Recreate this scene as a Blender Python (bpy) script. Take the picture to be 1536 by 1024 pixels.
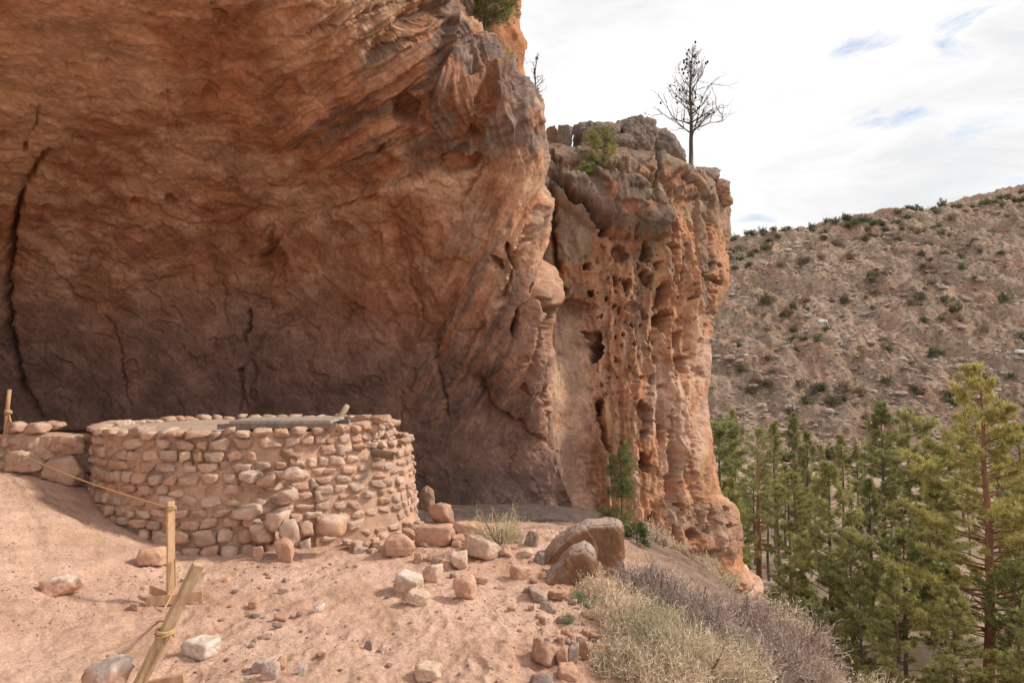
import bpy, bmesh, math, random
import numpy as np
R = math.radians
random.seed(7); RS = np.random.RandomState(11)
for o in list(bpy.data.objects): bpy.data.objects.remove(o)
scene = bpy.context.scene
col = scene.collection

# ------------------------------------------------------------------ camera
EYE = 1.95; F = 1024.0; PITCH = math.atan(64/1024)
cam = bpy.data.objects.new('camera', bpy.data.cameras.new('camera'))
col.objects.link(cam); scene.camera = cam
cam.location = (0, 0, EYE); cam.rotation_euler = (R(90)+PITCH, 0, 0)
cam.data.sensor_width = 36; cam.data.lens = 36*F/1536
cam.data.clip_start = .05; cam.data.clip_end = 5000
scene.render.resolution_x = 1024; scene.render.resolution_y = 682

# ------------------------------------------------------------------ light
SUN = np.array((.82, .13, .68)); SUN = SUN/np.linalg.norm(SUN)
scene.view_settings.view_transform = 'Standard'; scene.view_settings.look = 'None'
scene.view_settings.gamma = 1; scene.view_settings.use_curve_mapping = False
scene.view_settings.exposure = 0.42
sun = bpy.data.objects.new('sun', bpy.data.lights.new('sun', 'SUN')); col.objects.link(sun)
sun.data.energy = 2.9; sun.data.angle = R(7); sun.data.color = (1, .90, .76)
from mathutils import Vector, Matrix
sun.rotation_euler = Vector(SUN).to_track_quat('Z', 'Y').to_euler(); sun.location = (20, -10, 40)

def ray(px, py):
    u = (px-768)/F; v = (512-py)/F
    c, s = math.cos(PITCH), math.sin(PITCH)
    return u, c - v*s, s + v*c
def P(px, py, Y):
    u, y, z = ray(px, py); k = Y/y
    return np.stack(np.broadcast_arrays(u*k, Y+0*k, EYE + z*k), -1)

world = bpy.data.worlds.new("World"); scene.world = world; world.use_nodes = True
def make_world():
    nt = world.node_tree; N = nt.nodes; L = nt.links; N.clear()
    out = N.new('ShaderNodeOutputWorld'); bg = N.new('ShaderNodeBackground'); bg.inputs[1].default_value = .10
    sky = N.new('ShaderNodeTexSky'); sky.sky_type = 'NISHITA'; sky.sun_disc = False
    sky.sun_elevation = math.asin(SUN[2]); sky.sun_rotation = math.atan2(SUN[0], SUN[1])
    tc = N.new('ShaderNodeTexCoord')
    def mth(op, a, b=None, clamp=False):
        n = N.new('ShaderNodeMath'); n.operation = op; n.use_clamp = clamp
        for i, q in enumerate((a, b)):
            if q is None: continue
            if isinstance(q, (int, float)): n.inputs[i].default_value = q
            else: L.new(q, n.inputs[i])
        return n.outputs[0]
    mp = N.new('ShaderNodeMapping'); mp.inputs['Rotation'].default_value = (0, R(12), 0); mp.inputs['Scale'].default_value = (1, 1, 3.2)
    L.new(tc.outputs['Generated'], mp.inputs[0])
    n1 = N.new('ShaderNodeTexNoise'); n1.inputs['Scale'].default_value = 6.5; n1.inputs['Detail'].default_value = 9; n1.inputs['Roughness'].default_value = .62; n1.inputs['Distortion'].default_value = .5
    L.new(mp.outputs[0], n1.inputs[0])
    n2 = N.new('ShaderNodeTexNoise'); n2.inputs['Scale'].default_value = 2.2; n2.inputs['Detail'].default_value = 6
    L.new(mp.outputs[0], n2.inputs[0])
    # thin openings of blue sky in the cloud deck
    acc = None
    for (px, py, w, h) in ((1335, 172, .055, .022), (1405, 212, .065, .02), (1470, 45, .06, .03), (1150, 328, .06, .012), (1385, 288, .14, .014), (1300, 75, .05, .02), (1000, 250, .03, .02)):
        x, y, z = ray(px, py); d = Vector((x, y, z)).normalized()
        sb = N.new('ShaderNodeVectorMath'); sb.operation = 'SUBTRACT'; L.new(tc.outputs['Generated'], sb.inputs[0]); sb.inputs[1].default_value = d
        ml = N.new('ShaderNodeVectorMath'); ml.operation = 'MULTIPLY'; L.new(sb.outputs[0], ml.inputs[0]); ml.inputs[1].default_value = (1/w, 1/w, 1/h)
        ln = N.new('ShaderNodeVectorMath'); ln.operation = 'LENGTH'; L.new(ml.outputs[0], ln.inputs[0])
        q = mth('POWER', ln.outputs['Value'], 2); q = mth('MULTIPLY', q, -1); q = mth('EXPONENT', q)
        acc = q if acc is None else mth('MAXIMUM', acc, q)
    t = mth('SUBTRACT', n1.outputs[0], .5); t = mth('MULTIPLY', t, 2.6)
    t = mth('ADD', t, mth('MULTIPLY', mth('MULTIPLY', acc, mth('ADD', n1.outputs[0], t)), 1.5)); t = mth('SUBTRACT', t, .42)
    t = mth('MULTIPLY', t, 1.2, True)
    t = mth('MULTIPLY', t, .62)
    skm = N.new('ShaderNodeMix'); skm.data_type = 'RGBA'; skm.blend_type = 'MULTIPLY'; skm.inputs[0].default_value = 1
    L.new(sky.outputs[0], skm.inputs[6]); skm.inputs[7].default_value = (1., 1.05, 1.1, 1)
    cr = N.new('ShaderNodeValToRGB'); cr.color_ramp.elements[0].position = .34; cr.color_ramp.elements[0].color = (6.4, 6.45, 6.55, 1)
    cr.color_ramp.elements[1].position = .6; cr.color_ramp.elements[1].color = (9.0, 8.8, 8.6, 1)
    mixn = mth('ADD', mth('MULTIPLY', n2.outputs[0], .6), mth('MULTIPLY', n1.outputs[0], .4))
    L.new(mixn, cr.inputs[0])
    mx = N.new('ShaderNodeMix'); mx.data_type = 'RGBA'; L.new(t, mx.inputs[0]); L.new(cr.outputs[0], mx.inputs[6]); L.new(skm.outputs[2], mx.inputs[7])
    L.new(mx.outputs[2], bg.inputs[0]); L.new(bg.outputs[0], out.inputs[0])
make_world()

# ------------------------------------------------------------------ noise
_perm = np.random.RandomState(3).permutation(256); _perm = np.concatenate([_perm, _perm, _perm])
_g = np.random.RandomState(5).normal(size=(256, 3)); _g /= np.linalg.norm(_g, axis=1)[:, None]
def pn(p, seed=0):
    p = np.asarray(p, float)
    i = np.floor(p).astype(np.int64); f = p-i; i = (i + seed*37) & 255
    w = f*f*f*(f*(f*6-15)+10); r = 0
    for a in (0, 1):
        wa = w[..., 0] if a else 1-w[..., 0]
        for b in (0, 1):
            wb = wa*(w[..., 1] if b else 1-w[..., 1])
            for c in (0, 1):
                wc = wb*(w[..., 2] if c else 1-w[..., 2])
                h = _perm[_perm[_perm[(i[..., 0]+a) & 255] + ((i[..., 1]+b) & 255)] + ((i[..., 2]+c) & 255)]
                g = _g[h]
                r = r + wc*(g[..., 0]*(f[..., 0]-a)+g[..., 1]*(f[..., 1]-b)+g[..., 2]*(f[..., 2]-c))
    return r*1.5
def fbm(p, o=4, seed=0, gain=.5):
    r = 0; a = 1
    for k in range(o):
        r = r + a*pn(p*2.03**k, seed+k); a *= gain
    return r
def ridg(p, o=3, seed=0):
    r = 0; a = 1
    for k in range(o):
        r = r + a*(1-2*np.abs(pn(p*2.1**k, seed+k))); a *= .5
    return r/1.75
def sst(a, b, x):
    t = np.clip((x-a)/(b-a), 0, 1); return t*t*(3-2*t)
def v3(a, b, c): return np.stack(np.broadcast_arrays(a, b, c), -1)

# ------------------------------------------------------------------ materials
def mat(name, base=None, attr=True, mottle=(3., .35), fine=(40., .25), bump=(30., .02), bump2=None, rough=.95, spec=.15, stretch=None):
    m = bpy.data.materials.new(name); m.use_nodes = True
    N = m.node_tree.nodes; L = m.node_tree.links; N.clear()
    out = N.new('ShaderNodeOutputMaterial'); b = N.new('ShaderNodeBsdfPrincipled')
    b.inputs['Roughness'].default_value = rough; b.inputs['Specular IOR Level'].default_value = spec
    L.new(b.outputs[0], out.inputs[0])
    tc = N.new('ShaderNodeTexCoord'); co = tc.outputs['Object']
    if stretch:
        mp = N.new('ShaderNodeMapping'); mp.inputs['Scale'].default_value = stretch; L.new(co, mp.inputs[0]); co = mp.outputs[0]
    if attr:
        a = N.new('ShaderNodeAttribute'); a.attribute_name = 'Col'; c = a.outputs['Color']
    else:
        a = N.new('ShaderNodeRGB'); a.outputs[0].default_value = (*base, 1); c = a.outputs[0]
    def noise(sc, det, ro=.6):
        n = N.new('ShaderNodeTexNoise'); n.inputs['Scale'].default_value = sc; n.inputs['Detail'].default_value = det; n.inputs['Roughness'].default_value = ro
        L.new(co, n.inputs[0]); return n.outputs[0]
    for (sc, am) in (mottle, fine):
        if am <= 0: continue
        mr = N.new('ShaderNodeMapRange'); mr.inputs[1].default_value = .25; mr.inputs[2].default_value = .75
        mr.inputs[3].default_value = 1-am; mr.inputs[4].default_value = 1+am; L.new(noise(sc, 6), mr.inputs[0])
        mx = N.new('ShaderNodeMix'); mx.data_type = 'RGBA'; mx.blend_type = 'MULTIPLY'; mx.inputs[0].default_value = 1
        L.new(c, mx.inputs[6]); L.new(mr.outputs[0], mx.inputs[7]); c = mx.outputs[2]
    L.new(c, b.inputs['Base Color'])
    nrm = None
    for bb in (bump, bump2):
        if not bb: continue
        bp = N.new('ShaderNodeBump'); bp.inputs['Strength'].default_value = 1; bp.inputs['Distance'].default_value = bb[1]
        L.new(noise(bb[0], 8, .68), bp.inputs['Height'])
        if nrm: L.new(nrm, bp.inputs['Normal'])
        nrm = bp.outputs[0]
    if nrm: L.new(nrm, b.inputs['Normal'])
    return m
M_cliff = mat('tuff_cliff', mottle=(1.3, .24), fine=(14, .28), bump=(6., .028), bump2=(26, .022))
M_rock = mat('tuff_rock', mottle=(5, .18), fine=(38, .2), bump=(14, .02), bump2=(70, .006))
M_ground = mat('dusty_ground', mottle=(2.2, .14), fine=(38, .26), bump=(8, .045), bump2=(42, .018))
M_far = mat('hillside_ground', mottle=(.06, .16), fine=(.55, .4), bump=(.5, 2.4), bump2=(.14, 3))
M_rub = mat('hillside_rubble', mottle=(.3, .2), fine=(2, .2), bump=None)
M_leaf = mat('foliage', mottle=(1, .0), fine=(3, .0), bump=None, rough=.8, spec=.1)
def leafy(m):
    N = m.node_tree.nodes; L = m.node_tree.links; b = N['Principled BSDF']; out = [n for n in N if n.type == 'OUTPUT_MATERIAL'][0]
    t = N.new('ShaderNodeBsdfTranslucent'); src = b.inputs['Base Color'].links[0].from_socket; L.new(src, t.inputs[0])
    x = N.new('ShaderNodeMixShader'); x.inputs[0].default_value = .35; L.new(b.outputs[0], x.inputs[1]); L.new(t.outputs[0], x.inputs[2]); L.new(x.outputs[0], out.inputs[0])
leafy(M_leaf)
M_bark = mat('bark', mottle=(1.2, .3), fine=(9, .35), bump=(10, .03), stretch=(1, 1, .25))
M_wood = mat('weathered_timber', mottle=(4, .2), fine=(30, .3), bump=(60, .0015), rough=.85, stretch=(1, 1, .3))
M_twig = mat('dry_twigs', mottle=(4, .15), fine=(20, .0), bump=None, rough=.9)
M_rope = mat('rope_fibre', base=(.50, .33, .17), attr=False, mottle=(30, .2), fine=(150, .3), bump=(200, .003))

# ------------------------------------------------------------------ mesh helpers
def link(name, me, m, parent=None, smooth=True):
    o = bpy.data.objects.new(name, me); col.objects.link(o)
    if m: me.materials.append(m)
    me.polygons.foreach_set('use_smooth', np.full(len(me.polygons), smooth, bool))
    if parent: o.parent = parent
    return o
def setcol(me, c):
    a = me.color_attributes.new('Col', 'FLOAT_COLOR', 'POINT')
    c = np.asarray(c, float)
    if c.ndim == 1: c = np.tile(c, (len(me.vertices), 1))
    full = np.ones((len(me.vertices), 4)); full[:, :3] = np.clip(c, 0, 1)
    a.data.foreach_set('color', full.ravel().astype(np.float32))
def mesh_np(name, V, Fc, C=None):
    """V (n,3); Fc (m,k) one face size"""
    me = bpy.data.meshes.new(name); k = Fc.shape[1]
    me.vertices.add(len(V)); me.vertices.foreach_set('co', np.asarray(V, np.float32).ravel())
    me.loops.add(Fc.size); me.loops.foreach_set('vertex_index', Fc.astype(np.int32).ravel())
    me.polygons.add(len(Fc)); me.polygons.foreach_set('loop_start', np.arange(0, Fc.size, k, dtype=np.int32))
    try: me.polygons.foreach_set('loop_total', np.full(len(Fc), k, np.int32))
    except Exception: pass
    me.update(calc_edges=True)
    if C is not None: setcol(me, C)
    return me
def gridfaces(r, c):
    i = np.arange(r*c).reshape(r, c)
    return np.stack([i[:-1, :-1], i[1:, :-1], i[1:, 1:], i[:-1, 1:]], -1).reshape(-1, 4)
def tag(o, label=None, cat=None, group=None, kind=None):
    if label: o['label'] = label
    if cat: o['category'] = cat
    if group: o['group'] = group
    if kind: o['kind'] = kind
    return o
def empty(name, loc, rz=0):
    o = bpy.data.objects.new(name, None); col.objects.link(o); o.location = loc; o.rotation_euler = (0, 0, rz)
    o.empty_display_size = .2
    return o
def copytree(o, loc, rz, sc=1, rename=None):
    c = o.copy(); col.objects.link(c); c.location = loc; c.rotation_euler = (0, 0, rz); c.scale = (sc, sc, sc)
    for ch in list(o.children):
        d = ch.copy(); col.objects.link(d); d.parent = c
    return c
class Acc:
    """collects triangles/quads (as tris) with colours"""
    def __init__(s): s.V = []; s.F = []; s.C = []; s.n = 0
    def add(s, V, Fc, C):
        V = np.asarray(V, float); C = np.asarray(C, float)
        if C.ndim == 1: C = np.tile(C, (len(V), 1))
        if Fc.shape[1] == 4: Fc = np.concatenate([Fc[:, [0, 1, 2]], Fc[:, [0, 2, 3]]])
        s.V.append(V); s.F.append(Fc+s.n); s.C.append(C); s.n += len(V)
    def tubes(s, pts, rad, C, sides=3):
        """pts (n,K,3) rad (n,K) C (3,) or (n,3)"""
        pts = np.asarray(pts, float); n, K, _ = pts.shape
        if n == 0: return
        rad = np.broadcast_to(np.asarray(rad, float), (n, K))
        d = np.gradient(pts, axis=1); d /= np.linalg.norm(d, axis=2)[..., None]+1e-9
        ref = np.where(np.abs(d[..., 2:3]) > .9, np.array([1., 0, 0]), np.array([0, 0, 1.]))
        a = np.cross(d, ref); a /= np.linalg.norm(a, axis=2)[..., None]+1e-9; b = np.cross(d, a)
        th = np.arange(sides)*2*math.pi/sides
        V = pts[:, :, None, :] + rad[:, :, None, None]*(np.cos(th)[None, None, :, None]*a[:, :, None, :]+np.sin(th)[None, None, :, None]*b[:, :, None, :])
        idx = np.arange(n*K*sides).reshape(n, K, sides); nx = np.roll(idx, -1, axis=2)
        Fc = np.stack([idx[:, :-1], nx[:, :-1], nx[:, 1:], idx[:, 1:]], -1).reshape(-1, 4)
        C = np.asarray(C, float)
        if C.ndim == 2: C = np.repeat(C, K*sides, axis=0)
        s.add(V.reshape(-1, 3), Fc, C)
        # caps at both ends
        if sides >= 5:
            cap = []
            for e in (0, K-1):
                for j in range(1, sides-1): cap.append(np.stack([idx[:, e, 0], idx[:, e, j], idx[:, e, j+1]], -1))
            s.F.append(np.concatenate(cap)+(s.n-n*K*sides))
    def build(s, name, m, parent=None, smooth=True, recenter=None):
        V = np.concatenate(s.V)
        if recenter is not None: V = V-np.asarray(recenter)
        me = mesh_np(name, V, np.concatenate(s.F), np.concatenate(s.C))
        o = link(name, me, m, parent, smooth)
        if recenter is not None and parent is None: o.location = recenter
        return o
_ico = {}
def ico(l):
    if l not in _ico:
        bm = bmesh.new(); bmesh.ops.create_icosphere(bm, subdivisions=l, radius=1)
        V = np.array([v.co[:] for v in bm.verts]); Fc = np.array([[v.index for v in f.verts] for f in bm.faces]); bm.free()
        V /= np.linalg.norm(V, axis=1)[:, None]; _ico[l] = (V, Fc)
    return _ico[l]
def rockshape(seed, size, lvl=3, planes=6, sharp=34, rough=.06, round_=.12, flat_top=False):
    """angular stone: smooth intersection of random half spaces, roughened. size = full extents"""
    rs = np.random.RandomState(seed); V, Fc = ico(lvl)
    n = rs.normal(size=(planes, 3)); n /= np.linalg.norm(n, axis=1)[:, None]
    n = np.concatenate([n, np.array([[0, 0, 1.], [0, 0, -1], [1, 0, 0], [-1, 0, 0], [0, 1, 0], [0, -1, 0]])+rs.normal(size=(6, 3))*.16])
    n /= np.linalg.norm(n, axis=1)[:, None]
    h = np.concatenate([rs.uniform(.5, .92, planes), rs.uniform(.66, .86, 6)])
    t = np.maximum(V@n.T, 1e-3)/h
    r = 1/(np.sum(t**sharp, 1)**(1/sharp)); r = r*(1-round_)+round_*.85
    W = V*r[:, None]
    W = W*(1+rough*(fbm(W*2.2+seed*3.1, 4, seed % 50)))[:, None]
    if lvl >= 3: W += V*(rough*.6*fbm(W*6+seed, 4, (seed+9) % 60)-rough*.8*sst(.2, .45, fbm(W*4.5+seed*2, 2, (seed+19) % 60)))[:, None]
    mn, mx = W.min(0), W.max(0); W = (W-(mn+mx)/2)/(mx-mn)
    return W*np.asarray(size), Fc
def rotz(V, a):
    c, s = math.cos(a), math.sin(a); return np.stack([V[:, 0]*c-V[:, 1]*s, V[:, 0]*s+V[:, 1]*c, V[:, 2]], -1)
def rot(V, ax, a):
    m = np.array(Matrix.Rotation(a, 3, ax)); return V@m.T

# ------------------------------------------------------------------ terrain
def xe(Y): return .55+.05*np.clip(Y, 0, 30)
def terrain(x, y, detail=True):
    x = np.asarray(x, float); y = np.asarray(y, float)
    z = .88*sst(-3.3, -6.6, x+.12*(y-8.5))*sst(1.0, 4.5, y)
    z = z - .125*np.clip(y-9.3, 0, 9)*sst(-4.5, -1.2, x)
    z = z + .10*np.exp(-((y-8.3)/.9)**2)*sst(-1.6, -.4, x)*sst(1.6, .4, x)
    z = z - .9*np.clip(y-20, 0, None)
    r = x - xe(y) + .25*pn(v3(x*.6, y*.6, 0.))
    rr = np.log1p(np.exp(np.clip(r*3, -30, 30)))/3
    z = z - .34*rr - .75*np.log1p(np.exp(np.clip((rr-2.4)*1.6, -30, 30)))/1.6
    zz = v3(x, y, 0.)
    if detail:
        near = np.exp(-np.hypot(x, y)/30)
        dn = fbm(zz*1.1, 3, 4)*.06 + fbm(zz*4.5, 3, 8)*.03 + np.maximum(0, ridg(zz*np.array([1.6, 5., 1])+3, 2, 12)-.4)*.03
        z = z + dn*near + fbm(zz*10, 3, 21)*.014*near
        z = z + sst(0, 2.5, r)*fbm(zz*1.5, 3, 30)*.12
    floor = -26 + fbm(zz*.03, 3, 40)*2.2 + .0*x
    k = .8; z = np.log(np.exp(np.clip((z-floor)*k, -40, 40))+1)/k+floor
    return z
def build_ground():
    an = np.concatenate([np.linspace(-180, -46, 60)[:-1], np.linspace(-46, 46, 720), np.linspace(46, 180, 60)[1:]])
    rd = np.concatenate([[.02, .6, 1.2, 1.8], np.exp(np.linspace(math.log(2.3), math.log(26), 520)), np.exp(np.linspace(math.log(26.4), math.log(290), 170))])
    A, D = np.meshgrid(np.radians(an), rd)
    x = D*np.sin(A); y = D*np.cos(A); z = terrain(x, y)
    rs = np.random.RandomState(19)                                # footprints and scuffs
    for k in range(240):
        fy = rs.uniform(3.6, 8.2); fx = rs.uniform(-.75*fy, .45); a = rs.normal()*.6+(.6 if k % 2 else -.3); m = (np.abs(x-fx) < .3) & (np.abs(y-fy) < .3)
        X = x[m]-fx; Z_ = y[m]-fy; u = (X*math.cos(a)+Z_*math.sin(a))/.05; w = (-X*math.sin(a)+Z_*math.cos(a))/.13; q = u*u+w*w
        z[m] += -.010*np.exp(-q*q)+.005*np.exp(-(q-1.7)**2*2)
    V = v3(x, y, z).reshape(-1, 3)
    p = V*1.0; r = V[:, 0]-xe(V[:, 1])
    n1 = fbm(p*.9, 4, 50)[:, None]; n2 = fbm(p*5, 3, 55)[:, None]
    sand = np.array([.66, .445, .345]); red = np.array([.50, .305, .215]); dk = np.array([.125, .09, .08])
    C = sand + (red-sand)*np.clip(.25+.9*n1+.35*n2, 0, 1)
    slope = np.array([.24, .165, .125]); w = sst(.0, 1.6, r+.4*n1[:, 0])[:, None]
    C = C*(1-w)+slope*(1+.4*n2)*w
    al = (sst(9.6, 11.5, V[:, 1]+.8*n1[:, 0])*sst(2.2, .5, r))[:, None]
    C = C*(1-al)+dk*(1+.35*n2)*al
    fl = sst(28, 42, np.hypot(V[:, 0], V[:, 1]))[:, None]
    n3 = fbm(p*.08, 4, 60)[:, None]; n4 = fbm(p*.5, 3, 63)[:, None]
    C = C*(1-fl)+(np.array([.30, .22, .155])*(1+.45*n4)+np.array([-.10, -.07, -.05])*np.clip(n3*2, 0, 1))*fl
    # reversed angular direction so that faces look up
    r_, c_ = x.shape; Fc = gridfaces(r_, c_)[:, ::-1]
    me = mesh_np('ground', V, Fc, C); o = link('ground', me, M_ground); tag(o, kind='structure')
build_ground()
def ground_at(px, py):
    Y = np.exp(np.linspace(math.log(2.2), math.log(60), 700)); p = P(px, py, Y)
    hit = np.nonzero(p[:, 2] < terrain(p[:, 0], p[:, 1]))[0]
    return p[hit[0]] if len(hit) else p[-1]

# ------------------------------------------------------------------ far hill
def crestY(x): return 427+(x-137)*93/253
def hillz(x, y):
    c = crestY(x); t = y-c
    base = -25+.66*(y-252)
    top = -25+.66*(c-252)
    z = top + (-np.log1p(np.exp(np.clip(-t*.66/8, -30, 30)))*8) + np.clip(t, 0, None)*.04
    n = v3(x, y, 0.)
    ter = fbm(n*np.array([.008, .03, 1]), 3, 71)*7
    ter = ter + (sst(.1, .2, fbm(n*np.array([.012, .035, 1]), 2, 75))*5-np.maximum(0, ridg(v3(x*.02+.01*y, y*.003, 0.), 2, 74)-.35)*9)
    z = z + ter*sst(250, 300, y) + fbm(n*.09, 4, 77)*3.2 + fbm(n*.3, 3, 79)*1.3
    return z
def build_hill():
    u = np.linspace(-.05, 1.35, 620)
    Y = np.concatenate([np.linspace(242, 560, 430), np.linspace(565, 900, 30)])
    U, YY = np.meshgrid(u, Y); X = U*(YY*.6+180)-10
    Z = hillz(X, YY); Z = np.maximum(Z, -60)
    V = v3(X, YY, Z).reshape(-1, 3)
    a = fbm(V*.02, 4, 81)[:, None]; b = fbm(V*.11, 4, 83)[:, None]; c = fbm(V*.5, 2, 85)[:, None]
    C = np.array([.42, .30, .225])*(1+.22*a) + np.array([-.10, -.08, -.06])*sst(.05, .4, b)+np.array([.08, .07, .062])*sst(.2, .5, c)*.8
    C = C + np.array([.02, -.02, -.02])*sst(.1, .4, fbm(V*.05+9, 3, 87))[:, None]
    me = mesh_np('hill', V, gridfaces(*X.shape)[:, ::-1], C); tag(link('hill', me, M_far), kind='structure')
    # rubble of outcropping rock
    ac = Acc(); rs = np.random.RandomState(5)
    variants = [rockshape(200+k, (1, 1, .6), 1 if k > 3 else 2, rough=.1) for k in range(8)]
    for k in range(10500):
        y = rs.uniform(225, 520); uu = rs.uniform(.28, .85)
        x = uu*y; s = rs.uniform(.5, 1.6)*(1 if rs.rand() > .06 else 2.6)
        if fbm(np.array([[x*.02, y*.035, 0]]), 3, 90)[0] < rs.uniform(-.45, .25): continue
        if y > crestY(x)+6: continue
        V, Fc = variants[rs.randint(8)]
        V = rotz(V, rs.uniform(0, 6.3))*s*np.array([1.5, 1, 1]); g = rs.uniform(.8, 1.25)
        base = np.array([.36, .29, .25]) if rs.rand() > .3 else np.array([.38, .25, .19])
        if rs.rand() < .008: base = np.array([.7, .68, .66]); s = .9
        ac.add(V+np.array([x, y, max(float(hillz(x, y)), -26.2)+.15*s]), Fc, base*g)
    tag(ac.build('rubble', M_rub, None, False), kind='stuff', label='grey and rust coloured rock rubble strewn over the far hillside', cat='rocks')
build_hill()

# ------------------------------------------------------------------ cliffs
def polyd(px, py, pts):
    """distance and signed side to a polyline in the layout plane"""
    best = np.full(px.shape, 1e9); sg = np.zeros(px.shape); tt = np.zeros(px.shape)
    n = len(pts)-1
    for k in range(n):
        (ax, ay), (bx, by) = pts[k], pts[k+1]
        dx, dy = bx-ax, by-ay; L2 = dx*dx+dy*dy
        t = np.clip(((px-ax)*dx+(py-ay)*dy)/L2, 0, 1)
        d = np.hypot(px-ax-t*dx, py-ay-t*dy); m = d < best
        cr = np.sign((px-ax)*dy-(py-ay)*dx)
        best = np.where(m, d, best); sg = np.where(m, cr, sg); tt = np.where(m, (k+t)/n, tt)
    return best, sg, tt
def bgrid(px, py, xs, ys, T):
    """smooth interpolation of a depth table"""
    T = np.asarray(T, float)
    xf = np.interp(px, xs, np.arange(len(xs))); yf = np.interp(py, ys, np.arange(len(ys)))
    # Catmull-Rom over the table
    def cr(i): return np.clip(i, 0, None)
    xi = np.clip(np.floor(xf).astype(int), 0, len(xs)-2); yi = np.clip(np.floor(yf).astype(int), 0, len(ys)-2)
    fx = xf-xi; fy = yf-yi
    def w(f): return [-.5*f+f*f-.5*f**3, 1-2.5*f*f+1.5*f**3, .5*f+2*f*f-1.5*f**3, -.5*f*f+.5*f**3]
    wx, wy = w(fx), w(fy); r = 0
    for a in range(4):
        for b in range(4):
            r = r + wy[a]*wx[b]*T[np.clip(yi+a-1, 0, len(ys)-1), np.clip(xi+b-1, 0, len(xs)-1)]
    return r
def normals(Pw):
    dr = np.gradient(Pw, axis=0); dc = np.gradient(Pw, axis=1)
    n = np.cross(dr, dc); return n/(np.linalg.norm(n, axis=2)[..., None]+1e-9)
def aniso(px, py, ang, sperp, salong, seed, o=3, warp=8):
    """noise drawn out along direction ang (degrees, picture plane of the face)"""
    c, s = math.cos(R(ang)), math.sin(R(ang))
    wx = px+warp*fbm(v3(px/60, py/60, 0.)+seed, 2, seed); wy = py+warp*fbm(v3(px/60, py/60, 5.)+seed, 2, seed+3)
    al = wx*c+wy*s; pe = -wx*s+wy*c
    return fbm(v3(al/salong, pe/sperp, 0.)+seed*1.7, o, seed)

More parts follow.
